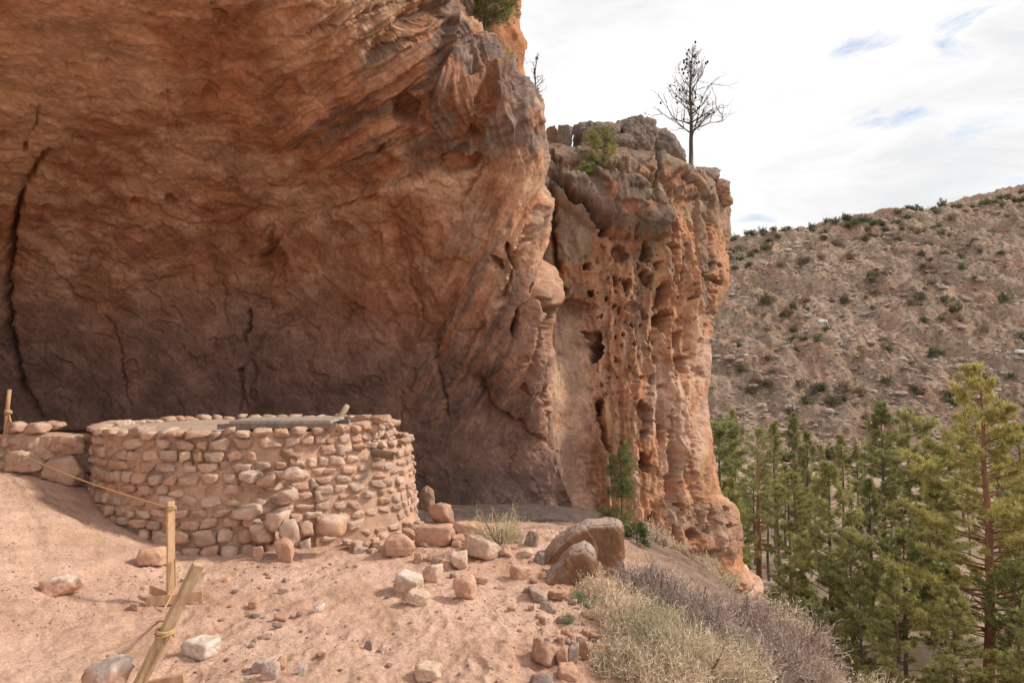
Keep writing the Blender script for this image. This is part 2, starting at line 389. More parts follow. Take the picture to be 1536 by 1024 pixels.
def cliff_alcove():
    ey = [-60, 0, 22, 40, 60, 100, 125, 160, 200, 260, 330, 430, 500, 600, 700, 780, 880]
    ex = [712, 699, 704, 730, 747, 770, 798, 817, 822, 826, 830, 834, 829, 825, 836, 868, 900]
    rows = np.concatenate([np.linspace(-60, 700, 500), np.linspace(701.6, 880, 80)])
    s1 = np.linspace(0, 1, 570)
    py, s = np.meshgrid(rows, s1, indexing='ij')
    E = np.interp(py, ey, ex); px = -40+(E+40)*s
    xs = [-40, 150, 300, 450, 600, 700, 770, 832]; ys = [-60, 60, 150, 250, 350, 450, 550, 650, 720, 880]
    T = [[8.4, 8.7, 9.2, 10.0, 11.3, 12.9, 13.9, 14.6],
         [9.7, 10.1, 10.5, 11.1, 12.1, 13.3, 13.6, 14.8],
         [10.9, 11.4, 11.9, 12.4, 12.8, 12.9, 13.3, 14.2],
         [12.6, 13.1, 13.6, 13.9, 13.6, 13.7, 13.7, 14.3],
         [14.1, 14.6, 15.1, 15.2, 14.6, 14.2, 14.0, 14.6],
         [15.0, 15.7, 16.1, 16.0, 15.3, 14.7, 14.4, 14.9],
         [15.5, 16.2, 16.6, 16.4, 15.7, 15.1, 15.0, 15.3],
         [15.6, 16.4, 16.8, 16.6, 16.1, 15.9, 16.1, 16.5],
         [15.7, 16.4, 16.9, 16.7, 16.3, 16.3, 16.6, 17.0],
         [15.7, 16.4, 16.9, 16.7, 16.3, 16.3, 16.6, 17.0]]
    Y = bgrid(px, py, xs, ys, T)
    w = 34; t = np.clip(1-(E-px)/w, 0, 1)*sst(720, 640, py); Y = Y+1.0*(1-np.sqrt(1-.97*t*t))
    B = P(px, py, Y)
    # displacement -------------------------------------------------
    N = normals(B); Q = B
    jx = px+5*fbm(v3(px/22, py/22, 0.), 3, 101)+2*fbm(v3(px/5, py/5, 0.), 2, 107); jy = py+5*fbm(v3(px/22, py/22, 7.), 3, 104)+2*fbm(v3(px/5, py/5, 7.), 2, 108)
    wr = np.clip(sst(330, 520, px)*sst(330, 190, py+.35*(px-500)), 0, 1)
    wd = sst(610, 720, px+.35*(py-400))*sst(170, 260, py)*sst(700, 600, py)
    wn = sst(625, 665, px+.25*(py-100))*sst(275, 215, py+.15*(px-700))
    iso = (1-.6*np.maximum(np.maximum(wd, wr), wn))*(1-.6*sst(380, 520, py))*(1-.35*sst(350, 150, px)*sst(300, 100, py))
    d = .20*fbm(Q*.35, 3, 110)+iso*(.07*fbm(Q*.9, 2, 113))+.010*fbm(Q*4, 3, 118)+.010*fbm(Q*11, 3, 120)
    d = d + iso*(.07*(sst(.02, .10, fbm(Q*.55+4, 4, 123))-.5) + .035*(sst(.0, .05, fbm(Q*1.5+8, 3, 126))-.5))
    d = d - .045*sst(.40, .5, fbm(Q*2.2+21, 2, 128))
    d = d + .014*iso*(sst(.12, .17, fbm(Q*2.6+3, 3, 127)))
    wr = sst(330, 520, px)*sst(330, 190, py+.35*(px-500))        # banded lip of the roof
    wr = np.clip(wr, 0, 1)
    d = d + wr*(.17*aniso(px, py, -30, 24, 300, 130, 2)+.06*aniso(px, py, -30, 6, 110, 133, 2)+.02*aniso(px, py, -30, 2.5, 60, 134, 2))
    wd = sst(610, 720, px+.35*(py-400))*sst(170, 260, py)*sst(700, 600, py)   # leaning drapery folds
    d = d + wd*(.30*aniso(px, py, -62, 26, 420, 136, 1)+.06*aniso(px, py, -62, 8, 130, 139, 2)+.02*aniso(px, py, -62, 3, 60, 140, 2))
    wn = sst(625, 665, px+.25*(py-100))*sst(275, 215, py+.15*(px-700))
    d = d + wn*(.10*aniso(px, py, 72, 16, 130, 142, 2)+.03*aniso(px, py, 72, 4, 40, 143, 2)+.05*fbm(Q*1.6, 3, 144))
    wb = sst(560, 640, py)*sst(800, 760, px)
    d = d*(1-.35*wb)
    crack = np.zeros(px.shape)
    CR = [([(72, 232), (50, 262), (30, 300), (18, 350), (12, 400), (8, 450), (14, 520), (34, 585), (58, 622)], 5.5, .75),
          ([(60, 150), (56, 185), (40, 215), (38, 235)], 2.2, .16),
          ([(158, 470), (172, 485), (182, 530), (190, 580), (196, 620)], 2.2, .20),
          ([(172, 440), (215, 422), (270, 416), (315, 405)], 2.0, .12),
          ([(410, 330), (395, 400), (372, 470), (360, 540), (362, 600), (358, 615)], 3.4, .38),
          ([(362, 520), (385, 555), (366, 600)], 5, .2), ([(395, 545), (410, 560)], 3, .12),
          ([(332, 400), (334, 450), (345, 490)], 2, .13),
          ([(595, 340), (602, 380), (610, 420), (626, 452), (640, 500), (650, 540), (662, 575), (668, 610), (672, 650), (670, 700)], 2.6, .30),
          ([(720, 560), (722, 590), (735, 610), (760, 625), (790, 640), (830, 668), (858, 690)], 2.8, .20),
          ([(830, 420), (822, 540), (815, 600), (826, 650), (838, 700), (836, 760)], 3.2, .30),
          ([(770, 410), (745, 455), (722, 490), (695, 530), (680, 560)], 4, .28),
          ([(815, 300), (800, 345), (780, 385), (765, 420), (740, 470)], 5, .45),
          ([(735, 235), (715, 260), (700, 290), (690, 310)], 4, .25),
          ([(450, 345), (500, 318), (545, 300), (590, 276), (640, 258), (668, 238)], 3, .30),
          ([(400, 60), (440, 52), (480, 40), (540, 22), (600, 5)], 3, .22),
          ([(500, 140), (530, 112), (560, 85), (610, 62), (640, 50)], 6, .32),
          ([(540, 250), (570, 225), (600, 200)], 3, .22), ([(470, 270), (520, 250), (580, 225), (640, 180)], 3, .16),
          ([(130, 95), (150, 98), (172, 97)], 3.2, .22), ([(118, 153), (140, 152), (160, 147)], 3.5, .22),
          ([(65, 148), (82, 147)], 4, .18), ([(155, 33), (166, 38)], 3, .14), ([(385, 365), (402, 340)], 2.5, .18),
          ([(350, 388), (362, 368)], 4, .16), ([(308, 360), (322, 345)], 3, .14), ([(295, 85), (320, 100), (345, 78)], 3, .1),
          ([(640, 660), (655, 640)], 3, .12), ([(745, 735), (750, 715), (765, 700), (780, 660)], 2.5, .14), ([(500, 500), (520, 470), (550, 460)], 4, .14),
          ([(545, 405), (560, 425), (575, 440)], 3, .15), ([(690, 640), (700, 600), (715, 570)], 2.4, .12), ([(600, 540), (602, 600), (600, 690)], 2, .08),
          ([(590, 395), (620, 405), (632, 398)], 2, .12), ([(860, 560), (850, 600), (845, 690)], 2, .1)]
    for pts, wd_, dp in CR:
        dp = dp*.62*(sst(-.45, .1, fbm(Q*1.1+40, 2, 119)) if dp < .5 else sst(-1., -.2, fbm(Q*1.1+40, 2, 119))); wd_ = wd_*.8
        dd, sg, tt = polyd(jx, jy, pts); k = dp*np.exp(-(dd/wd_)**2)*(.35+.65*np.sin(tt*math.pi))
        d = d - k; crack = np.maximum(crack, k)
        d = d - .35*dp*np.exp(-np.abs(dd)/(wd_*5))*(sg > 0)*np.sin(tt*math.pi)
    ST = [([(480, 322), (520, 300), (590, 272), (650, 250), (690, 232), (720, 205)], .42, 70),
          ([(395, 420), (420, 360), (470, 330), (500, 315)], .28, 60),
          ([(830, 670), (780, 635), (735, 605), (722, 560)], .22, 50),
          ([(600, 470), (570, 420), (562, 370)], -.14, 40), ([(690, 0), (668, 60), (655, 130), (640, 175), (600, 205)], -.35, 60),
          ([(360, 620), (362, 560), (400, 500), (470, 470), (540, 480)], .22, 60),
          ([(280, 90), (340, 60), (420, 55)], .12, 40), ([(560, 80), (620, 40), (700, 20)], .2, 30),
          ([(300, 340), (370, 430), (440, 410)], .10, 30)]
    for pts, h, wd_ in ST:
        dd, sg, tt = polyd(jx, jy, pts); d = d - h*np.exp(-dd/wd_)*sst(-1.5, 1.5, dd*sg)*np.sin(tt*math.pi)**.5
    HO = [(770, 385, 9, 24, .75, -28), (745, 392, 5, 12, .3, -30), (812, 458, 7, 11, .5, 0), (812, 500, 10, 42, .9, 14), (775, 488, 7, 24, .45, 12), (798, 435, 4, 7, .3, 0),
          (608, 165, 20, 24, .45, 20), (722, 165, 15, 62, .35, 14), (690, 245, 34, 13, .40, -14), (262, 187, 15, 7, .15, 0),
          (205, 305, 10, 8, .12, 0), (254, 300, 9, 8, .13, 0), (315, 135, 14, 12, .10, 0), (330, 22, 14, 12, .10, 0), (243, 145, 14, 6, .08, 0),
          (790, 585, 5, 9, .12, 0), (560, 372, 14, 24, .08, 10), (505, 345, 20, 12, .18, -10), (38, 223, 4, 7, .15, 0), (405, 400, 20, 30, .16, 20)]
    for (cx, cy, rx, ry, dp, a) in HO:
        c, s_ = math.cos(R(a)), math.sin(R(a)); X = jx-cx; Z = jy-cy
        q = np.hypot((X*c+Z*s_)/rx, (-X*s_+Z*c)/ry); k = dp*sst(1.1, .7, q); d = d-k; crack = np.maximum(crack, k*.5)
    d = d*sst(0, 1, 1.0)
    D = B + N*d[..., None]
    # colour of the stone ----------------------------------------
    o_ = np.array([.42, .205, .115]); tan = np.array([.55, .335, .22]); pk = np.array([.31, .18, .138]); gy = np.array([.19, .135, .11]); dk = np.array([.14, .105, .095]); rd = np.array([.42, .17, .075])
    n1 = fbm(Q*.5, 4, 150)[..., None]; n2 = fbm(Q*1.7, 4, 153)[..., None]; n3 = fbm(Q*7, 3, 156)[..., None]
    C = o_ + (tan-o_)*sst(-.25, .4, n1+.5*n2+.3*fbm(Q*.25+3, 2, 158)[..., None])
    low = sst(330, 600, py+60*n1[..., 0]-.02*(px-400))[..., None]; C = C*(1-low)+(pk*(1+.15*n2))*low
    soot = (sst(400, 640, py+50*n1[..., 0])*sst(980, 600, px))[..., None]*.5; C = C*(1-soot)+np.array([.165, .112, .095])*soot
    m = np.clip(wr[..., None]*sst(.0, .35, aniso(jx, jy, -30, 16, 220, 160)[..., None]), 0, 1)*.75; C = C*(1-m)+gy*m
    m = np.clip(wd[..., None]*sst(.05, .4, aniso(jx, jy, -62, 20, 240, 163)[..., None]), 0, 1)*.7; C = C*(1-m)+gy*m
    m = np.clip(wd[..., None]*sst(.1, .35, aniso(jx, jy, -62, 14, 160, 166)[..., None]), 0, 1)*.55; C = C*(1-m)+np.array([.47, .25, .15])*m
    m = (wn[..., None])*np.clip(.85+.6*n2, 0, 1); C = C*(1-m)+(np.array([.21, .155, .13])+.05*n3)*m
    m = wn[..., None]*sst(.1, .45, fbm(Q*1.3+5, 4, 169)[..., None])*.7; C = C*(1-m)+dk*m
    for (cx, cy, rx, ry, a) in ((722, 165, 14, 60, 14), (690, 245, 36, 14, -14), (608, 165, 22, 25, 20), (640, 175, 10, 30, 0)):
        c, s_ = math.cos(R(a)), math.sin(R(a)); X = jx-cx; Z = jy-cy
        k = sst(1.15, .8, np.hypot((X*c+Z*s_)/rx, (-X*s_+Z*c)/ry))[..., None]*.85; C = C*(1-k)+(o_*.95)*k
    m = sst(.25, .5, fbm(Q*.8+15, 4, 171)[..., None])*.45*sst(420, 200, py)[..., None]; C = C*(1-m)+rd*m
    for (cx, cy, rx, ry, dp, a) in HO:
        if dp < .2: k = sst(1.5, .6, np.hypot((jx-cx)/rx, (jy-cy)/ry))[..., None]*.6; C = C*(1-k)+np.array([.33, .15, .07])*k
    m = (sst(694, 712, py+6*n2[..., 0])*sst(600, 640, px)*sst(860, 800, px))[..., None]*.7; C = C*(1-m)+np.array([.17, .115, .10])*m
    m = sst(.18, .42, fbm(Q*np.array([.5, .5, 1.1])+31, 4, 172)[..., None])*sst(480, 300, py)[..., None]*.5; C = C*(1-m)+np.array([.62, .40, .26])*m
    # streaks of dark varnish on the outer edge
    m = (sst(785, 815, px)*sst(180, 230, py)*sst(520, 330, py))[..., None]*sst(-.2, .2, n2)*.6; C = C*(1-m)+gy*m
    C = C*(1+.22*n2+.16*n3)
    # wrap right edge back ------------------------------------------
    K = 16; add = []; addc = []
    for k in range(1, K+1):
        q = D[:, -1].copy(); q[:, 1] += .02*k+5.5*(k/K)**1.5; q[:, 0] -= .25*(k/K)
        q += v3(.15*fbm(q*1.2, 3, 175), 0., .1*fbm(q*1.2+3, 3, 176))*min(1, k/4); add.append(q); addc.append(C[:, -1])
    D = np.concatenate([D, np.stack(add, 1)], 1); C = np.concatenate([C, np.stack(addc, 1)], 1)
    # left flank, out of the picture, coming forward
    K = 22; add = []; addc = []
    for k in range(K, 0, -1):
        t_ = k/K; q = D[:, 0].copy(); q[:, 0] -= 2.5*math.sin(t_*math.pi/2)+t_*.5; q[:, 1] = q[:, 1]*(1-t_)+(-5)*t_
        q += v3(.5*fbm(q*.5, 3, 177), .2*fbm(q*.5+9, 3, 178), 0.)*min(1, k/4); add.append(q); addc.append(C[:, 0])
    D = np.concatenate([np.stack(add, 1), D], 1); C = np.concatenate([np.stack(addc, 1), C], 1)
    # roof carried on overhead, out of the picture
    K = 16; add = []; addc = []; top = D[0]
    for k in range(K, 0, -1):
        t_ = k/K; q = top.copy(); q[:, 1] = q[:, 1]-ROOF_OUT*t_*sst(8, -6, q[:, 0]); q[:, 2] += .9*t_+2.5*t_**4
        q[:, 2] += .3*fbm(q*.5, 3, 179)*min(1, k/4); add.append(q); addc.append(C[0])
    for k in range(10):                                         # outer face of the cliff above the mouth
        q = add[0].copy(); q[:, 2] += 2.2; q[:, 1] += .25; q[:, 0] += .1
        q += .25*v3(fbm(q*.4, 2, 180), fbm(q*.4, 2, 181), 0.); add.insert(0, q); addc.insert(0, addc[0])
    D = np.concatenate([np.stack(add, 0), D], 0); C = np.concatenate([np.stack(addc, 0), C], 0)
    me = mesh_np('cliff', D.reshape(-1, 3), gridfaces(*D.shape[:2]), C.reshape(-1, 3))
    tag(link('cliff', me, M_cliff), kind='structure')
ROOF_OUT = 4.5
cliff_alcove()

def cliff_tower():
    ry = [160, 290, 320, 345, 365, 400, 418, 430, 445, 470, 530, 600, 650, 700, 742, 758, 800, 850, 866, 880, 930, 1040]
    rx = [1090, 1096, 1098, 1099, 1095, 1094, 1096, 1090, 1087, 1067, 1062, 1059, 1066, 1073, 1079, 1100, 1111, 1117, 1138, 1140, 1135, 1150]
    tx = [780, 830, 870, 960, 1000, 1030, 1060, 1085, 1100]; ty = [214, 214, 222, 224, 228, 244, 262, 276, 292]
    nr, nc = 560, 260
    v, s = np.meshgrid(np.linspace(0, 1, nr), np.linspace(0, 1, nc), indexing='ij')
    L0 = 780.; px0 = L0+(1097-L0)*s; Tt = np.interp(px0, tx, ty); py = Tt+(1040-Tt)*v
    E = np.interp(py, ry, rx); px = L0+(E-L0)*s
    xs = [780, 830, 870, 920, 980, 1040, 1100, 1150]; ys = [200, 300, 400, 500, 600, 700, 780, 830, 900, 1040]
    T = [[19, 19, 19.2, 19.4, 19.6, 20.2, 21.3, 22.5],
         [18.6, 18.2, 18.2, 18.4, 18.6, 19.4, 20.7, 22],
         [18.2, 17.8, 17.9, 18.2, 18.5, 19.2, 20.6, 22],
         [18.2, 17.9, 18.3, 18.0, 18.2, 19.0, 20.4, 22],
         [17.3, 17.2, 17.8, 17.8, 18.0, 18.9, 20.3, 22],
         [17.1, 17.1, 17.6, 17.7, 17.9, 18.8, 20.2, 22],
         [16.8, 16.9, 17.4, 17.4, 17.7, 18.6, 19.8, 21],
         [16.8, 16.9, 17.3, 17.3, 17.5, 18.3, 19.4, 20.6],
         [17.3, 17.3, 17.7, 17.8, 18.0, 18.7, 19.6, 20.4],
         [17.3, 17.3, 17.7, 17.8, 18.0, 18.6, 19.3, 20.2]]
    Y = bgrid(px, py, xs, ys, T)
    t = np.clip(1-(E-px)/38, 0, 1); Y = Y+1.6*(1-np.sqrt(1-.97*t*t))
    t = np.clip(1-(py-np.interp(px, tx, ty))/22, 0, 1); Y = Y+.7*(1-np.sqrt(1-.97*t*t))
    B = P(px, py, Y)
    K = 12
    N = normals(B); Q = B
    jx = px+5*fbm(v3(px/16, py/20, 0.), 3, 201)+2.6*fbm(v3(px/5, py/6, 0.), 2, 207); jy = py+5*fbm(v3(px/16, py/20, 7.), 3, 204)+3*fbm(v3(px/5, py/6, 7.), 2, 208)
    fl = sst(350, 430, py)
    QS = Q*np.array([1, 1, .3]); wf = sst(880, 915, px)*sst(300, 420, py)*sst(850, 800, py)
    d = .16*fbm(Q*.45, 3, 210)+.10*fbm(QS*1.1, 3, 213)+.035*ridg(QS*2.4, 3, 216)+.03*fbm(Q*1.6, 3, 217)+.022*fbm(Q*5, 3, 219)+.012*fbm(Q*13, 2, 220)-.06*sst(.22, .34, fbm(Q*2.8+31, 2, 221))
    flute = aniso(px, py, 88, 30, 560, 222, 2)*.20+aniso(px, py, 87, 11, 340, 225, 2)*.10+.05*(sst(-.03, .03, aniso(jx, jy, 88, 13, 120, 226, 2))-.5)
    wf = sst(880, 915, px)*sst(300, 420, py)*sst(850, 800, py); d = d + wf*flute*1.2
    d = d + (1-wf)*.09*aniso(px, py, 78, 18, 120, 228, 2)
    d = d + .05*(sst(0, .06, fbm(QS*1.6, 3, 230))-.5)
    # jointed blocks of the upper part
    up = sst(330, 280, py)
    d = d + up*.22*(sst(0, .05, fbm(v3(jx/45, jy/30, 0.), 2, 232)))
    # rounded dark block bulging out under the rim
    q = np.hypot(((px-922)*math.cos(.28)+(py-312)*math.sin(.28))/98, (-(px-922)*math.sin(.28)+(py-312)*math.cos(.28))/44)
    bulge = sst(1.05, .2, q); tp = sst(26, 4, py-np.interp(px, tx, ty)); d = d*(1-.7*bulge)*(1-.7*tp) + .62*np.clip(1-q*q, 0, 1)**.6 + .10*(sst(0, .03, fbm(v3(px/40, py/26, 9.), 2, 233))-.5)*bulge + .03*fbm(Q*3.5, 3, 234)*bulge
    CR = [([(828, 268), (850, 300), (880, 325), (905, 345)], 5, .6), ([(985, 225), (990, 250), (980, 285), (1000, 310)], 2.6, .45), ([(1012, 300), (1005, 270), (1020, 250)], 2, .25),
          ([(826, 240), (880, 250), (940, 262), (985, 285)], 3, .4), ([(1030, 250), (1040, 280), (1055, 300)], 3, .4), ([(1000, 330), (1010, 400), (1008, 470)], 3, .22),
          ([(1040, 300), (1045, 360), (1035, 430)], 3, .22), ([(826, 280), (832, 380), (836, 430)], 4, .5), ([(840, 255), (900, 245)], 3, .25), ([(880, 270), (960, 275)], 3, .2),
          ([(895, 600), (905, 660), (930, 720)], 3.5, .35), ([(1015, 560), (1012, 640), (1005, 720)], 3.5, .3), ([(1040, 620), (1044, 720), (1048, 790)], 3, .25),
          ([(1062, 800), (1060, 700)], 2.4, .2), ([(940, 826), (1000, 832), (1070, 828)], 4, .25), ([(1060, 300), (1066, 420), (1060, 520)], 2.4, .2), ([(1105, 868), (1118, 890), (1140, 870)], 4, .25), ([(1095, 940), (1120, 905), (1140, 895)], 3, .2)]
    hole = np.zeros(px.shape)
    for pts, w_, dp in CR:
        dd, sg, tt = polyd(jx, jy, pts); k = dp*np.exp(-(dd/w_)**2)*(.6+.4*np.sin(tt*math.pi)); d = d-k; hole = np.maximum(hole, k)
    HO = [(862, 462, 22, 14, .5, 20), (893, 520, 9, 24, 1.0, 5), (886, 505, 16, 7, .4, 30), (905, 350, 7, 7, .5, 0), (921, 421, 4, 8, .6, 0), (938, 432, 4, 10, .5, 0), (968, 380, 8, 14, .6, 0),
          (995, 440, 7, 16, .8, 10), (975, 425, 6, 14, .5, 0), (965, 415, 4, 8, .5, 0), (992, 480, 9, 14, .6, 0), (1020, 508, 9, 15, .8, 0), (1008, 474, 4, 7, .5, 0), (1030, 545, 9, 14, .6, 0),
          (1060, 415, 5, 7, .7, 0), (1070, 420, 4, 6, .6, 0), (1076, 400, 3, 5, .5, 0), (1078, 424, 4, 5, .6, 0), (1063, 396, 4, 6, .5, 0), (985, 400, 4, 6, .4, 0),
          (978, 570, 6, 8, .4, 0), (985, 540, 7, 10, .35, 0), (995, 650, 4, 14, .6, 0), (1010, 640, 5, 20, .7, -8), (965, 620, 9, 20, .45, -25), (966, 650, 6, 8, .35, 0), (968, 692, 8, 16, .45, -25), (978, 683, 3, 5, .3, 0),
          (1012, 720, 10, 50, .5, 5), (1040, 690, 6, 30, .35, 0), (979, 775, 5, 8, .3, 0), (900, 610, 5, 12, .4, 0), (935, 690, 10, 30, .3, 0), (1050, 560, 5, 10, .3, 0), (980, 505, 5, 8, .4, 0), (1004, 615, 3, 5, .35, 0),
          (1014, 795, 5, 9, .6, 0), (990, 803, 6, 9, .5, 0), (1058, 795, 4, 7, .4, 0), (1092, 790, 8, 5, .35, 0), (1110, 812, 3, 6, .4, 0), (1038, 800, 12, 8, .25, 0), (1085, 765, 6, 5, .3, 0), (1020, 760, 3, 4, .4, 0), (1043, 758, 3, 3, .4, 0),
          (848, 590, 24, 70, .3, 8), (866, 715, 34, 75, .5, 0), (1005, 345, 12, 12, .3, 0), (930, 380, 10, 12, .3, 0), (950, 460, 14, 10, .2, 0), (880, 400, 8, 8, .4, 0), (886, 440, 4, 6, .4, 0), (850, 440, 5, 8, .35, 0), (1055, 500, 4, 4, .3, 0)]
    for (cx, cy, rx_, ry_, dp, a) in HO:
        c, s_ = math.cos(R(a)), math.sin(R(a)); X = jx-cx; Z = jy-cy
        q_ = np.hypot((X*c+Z*s_)/rx_, (-X*s_+Z*c)/ry_); k = dp*1.25*sst(1.12, .72, q_) if rx_ < 18 else dp*sst(1.3, .0, q_); d = d-k; hole = np.maximum(hole, k)
    # honeycomb pitting
    cell = fbm(v3(px/9, py/13, 2.), 2, 240); pit = sst(.46, .54, cell)*wf*sst(680, 440, py)*.35; d = d-pit; hole = np.maximum(hole, pit)
    d = d + .12*sst(850, 800, py)*sst(735, 770, py)*sst(1000, 1080, px)
    d = d - .22*sst(822, 834, py)*sst(930, 960, px)*sst(1100, 1060, px)
    ft = sst(735, 765, py)*sst(960, 1040, px); d = d + ft*(.09*fbm(Q*2.6, 3, 235)+.07*(sst(0, .04, fbm(Q*1.9+3, 2, 236))-.5))
    d = d + .3*sst(866, 876, py)*sst(1095, 1125, px)
    d = d*np.clip((px-785)/20, 0, 1)*(1-.6*sst(890, 860, px)*sst(480, 560, py))*(1-.55*sst(45, 8, E-px))
    D = B+N*d[..., None]
    og = np.array([.40, .21, .125]); pk = np.array([.50, .315, .23]); gy = np.array([.235, .17, .13]); dk = np.array([.135, .10, .088]); ye = np.array([.46, .33, .15])
    n1 = fbm(Q*.6, 4, 250)[..., None]; n2 = fbm(Q*2., 4, 253)[..., None]; n3 = fbm(Q*8, 3, 256)[..., None]
    C = og*(1+.2*n1)
    m = sst(-.1, .3, aniso(jx, jy, 88, 18, 150, 258)[..., None])*sst(430, 520, py)[..., None]; C = C*(1-m)+pk*m
    m = (sst(905, 880, px)*sst(455, 520, py))[..., None]*.9; C = C*(1-m)+pk*m
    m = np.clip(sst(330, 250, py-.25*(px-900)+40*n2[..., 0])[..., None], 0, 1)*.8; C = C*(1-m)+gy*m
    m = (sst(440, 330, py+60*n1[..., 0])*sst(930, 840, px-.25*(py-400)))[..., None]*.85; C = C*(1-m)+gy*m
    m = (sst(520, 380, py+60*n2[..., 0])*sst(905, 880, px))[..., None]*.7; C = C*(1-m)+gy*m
    m = sst(.0, .25, aniso(jx, jy, 87, 14, 170, 262)[..., None])*sst(720, 380, py)[..., None]*.75; C = C*(1-m)+gy*m
    m = sst(.2, .42, aniso(jx, jy, 88, 8, 90, 265)[..., None])*.22; C = C*(1-m)+ye*m
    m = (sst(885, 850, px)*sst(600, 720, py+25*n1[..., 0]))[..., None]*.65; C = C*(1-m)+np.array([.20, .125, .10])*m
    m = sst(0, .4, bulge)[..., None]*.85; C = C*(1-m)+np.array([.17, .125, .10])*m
    m = (sst(748, 765, py)*sst(834, 824, py+6*n2[..., 0])*sst(950, 1010, px))[..., None]*.45; C = C*(1-m)+gy*m
    m = sst(.2, .5, fbm(Q*1.1+20, 4, 268)[..., None])*.4; C = C*(1-m)+np.array([.40, .14, .05])*m
    C = C*(1+.22*n2+.16*n3)
    # wrap: right flank and top go back
    add = []; addc = []
    for k in range(1, K+1):
        q = D[:, -1].copy(); q[:, 1] += .02*k+6*(k/K)**1.4; q[:, 0] -= .3*(k/K)**2
        q[:, 0] += .25*fbm(q*.9, 3, 275)*min(1, k/4); add.append(q); addc.append(C[:, -1])
    D = np.concatenate([D, np.stack(add, 1)], 1); C = np.concatenate([C, np.stack(addc, 1)], 1)
    add = []; addc = []
    for k in range(K, 0, -1):
        q = D[0].copy(); q[:, 1] += .02*k+6*(k/K)**1.4; q[:, 2] += -.02*k+.16*fbm(q*.8, 3, 277)*min(1, k/4)-.15*(k/K); add.append(q); addc.append(C[0]*.9)
    D = np.concatenate([np.stack(add, 0), D], 0); C = np.concatenate([np.stack(addc, 0), C], 0)
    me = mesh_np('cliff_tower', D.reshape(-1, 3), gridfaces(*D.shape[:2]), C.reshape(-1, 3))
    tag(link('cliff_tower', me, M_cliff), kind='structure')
cliff_tower()

def spire():
    """orange rock column behind the brow of the cliff"""
    n = 160; m = 220
    v, a = np.meshgrid(np.linspace(0, 1, m), np.linspace(0, 2*math.pi, n), indexing='ij')
    Yc = 24.; c = P(700, 0, Yc); z = 22-v*14.5
    prof = np.interp(z, [8, 11, 12.5, 14, 15, 16, 18, 22], [1.7, 1.75, 1.8, 2.05, 2.1, 1.95, 1.9, 1.8])
    q = v3(np.cos(a), np.sin(a), z*.4)
    r = prof*(1+.0*a)+.0
    x = c[0]+r*np.cos(a); y = Yc+2+r*1.2*np.sin(a)
    V = v3(x, y, z); d = .2*fbm(V*.5, 3, 301)+.08*fbm(V*1.6, 4, 304)+.05*sst(0, .05, fbm(V*1.2, 3, 307))
    V = V + v3(np.cos(a), np.sin(a), 0.)*d[..., None]
    n2 = fbm(V*1.5, 4, 310)[..., None]
    C = np.array([.46, .21, .11])*(1+.25*n2); mm = sst(.1, .4, fbm(V*np.array([2, 2, .4]), 3, 312)[..., None])*.4; C = C*(1-mm)+np.array([.3, .16, .1])*mm
    me = mesh_np('rock_spire', V.reshape(-1, 3), gridfaces(m, n)[:, ::-1], C.reshape(-1, 3)); tag(link('rock_spire', me, M_cliff), kind='structure')
spire()

# ------------------------------------------------------------------ rocks
PALE = np.array([.60, .43, .335]); PINK = np.array([.54, .335, .24]); RUST = np.array([.42, .255, .175]); GREY = np.array([.34, .26, .22]); DARK = np.array([.19, .145, .125]); WHITE = np.array([.68, .58, .51])
def rock(name, px, pyb, w, h, label, c, seed, rz=0, tilt=0, dr=.8, lvl=4, sink=.12, Y=None, group=None, cat='rock', sharp=48, rough=.08, cap=None, round_=.04, mt=None):
    if Y is None: g = ground_at(px, pyb); Y = g[1]
    else: g = P(px, pyb, Y)
    W = w*Y/F*.9; H = h*Y/F*.86
    V, Fc = rockshape(seed, (W, W*dr, H*(1+sink)), lvl, sharp=sharp, rough=rough, round_=round_)
    V = rot(V, 'Y', R(tilt)); V = rotz(V, rz)
    V[:, 2] -= V[:, 2].min(); n = fbm(V*9/max(W, .1)*.3+seed, 3, seed % 40)[:, None]
    C = c*(1+.22*n)
    if cap is not None:
        m = sst(.55, .9, V[:, 2]/V[:, 2].max()+.25*n[:, 0])[:, None]; C = C*(1-m)+cap*m
    me = mesh_np(name, V, Fc, C); o = link(name, me, mt or M_rock)
    o.location = (g[0], g[1]+W*dr*.3, g[2]-H*sink)
    return tag(o, label, cat, group)
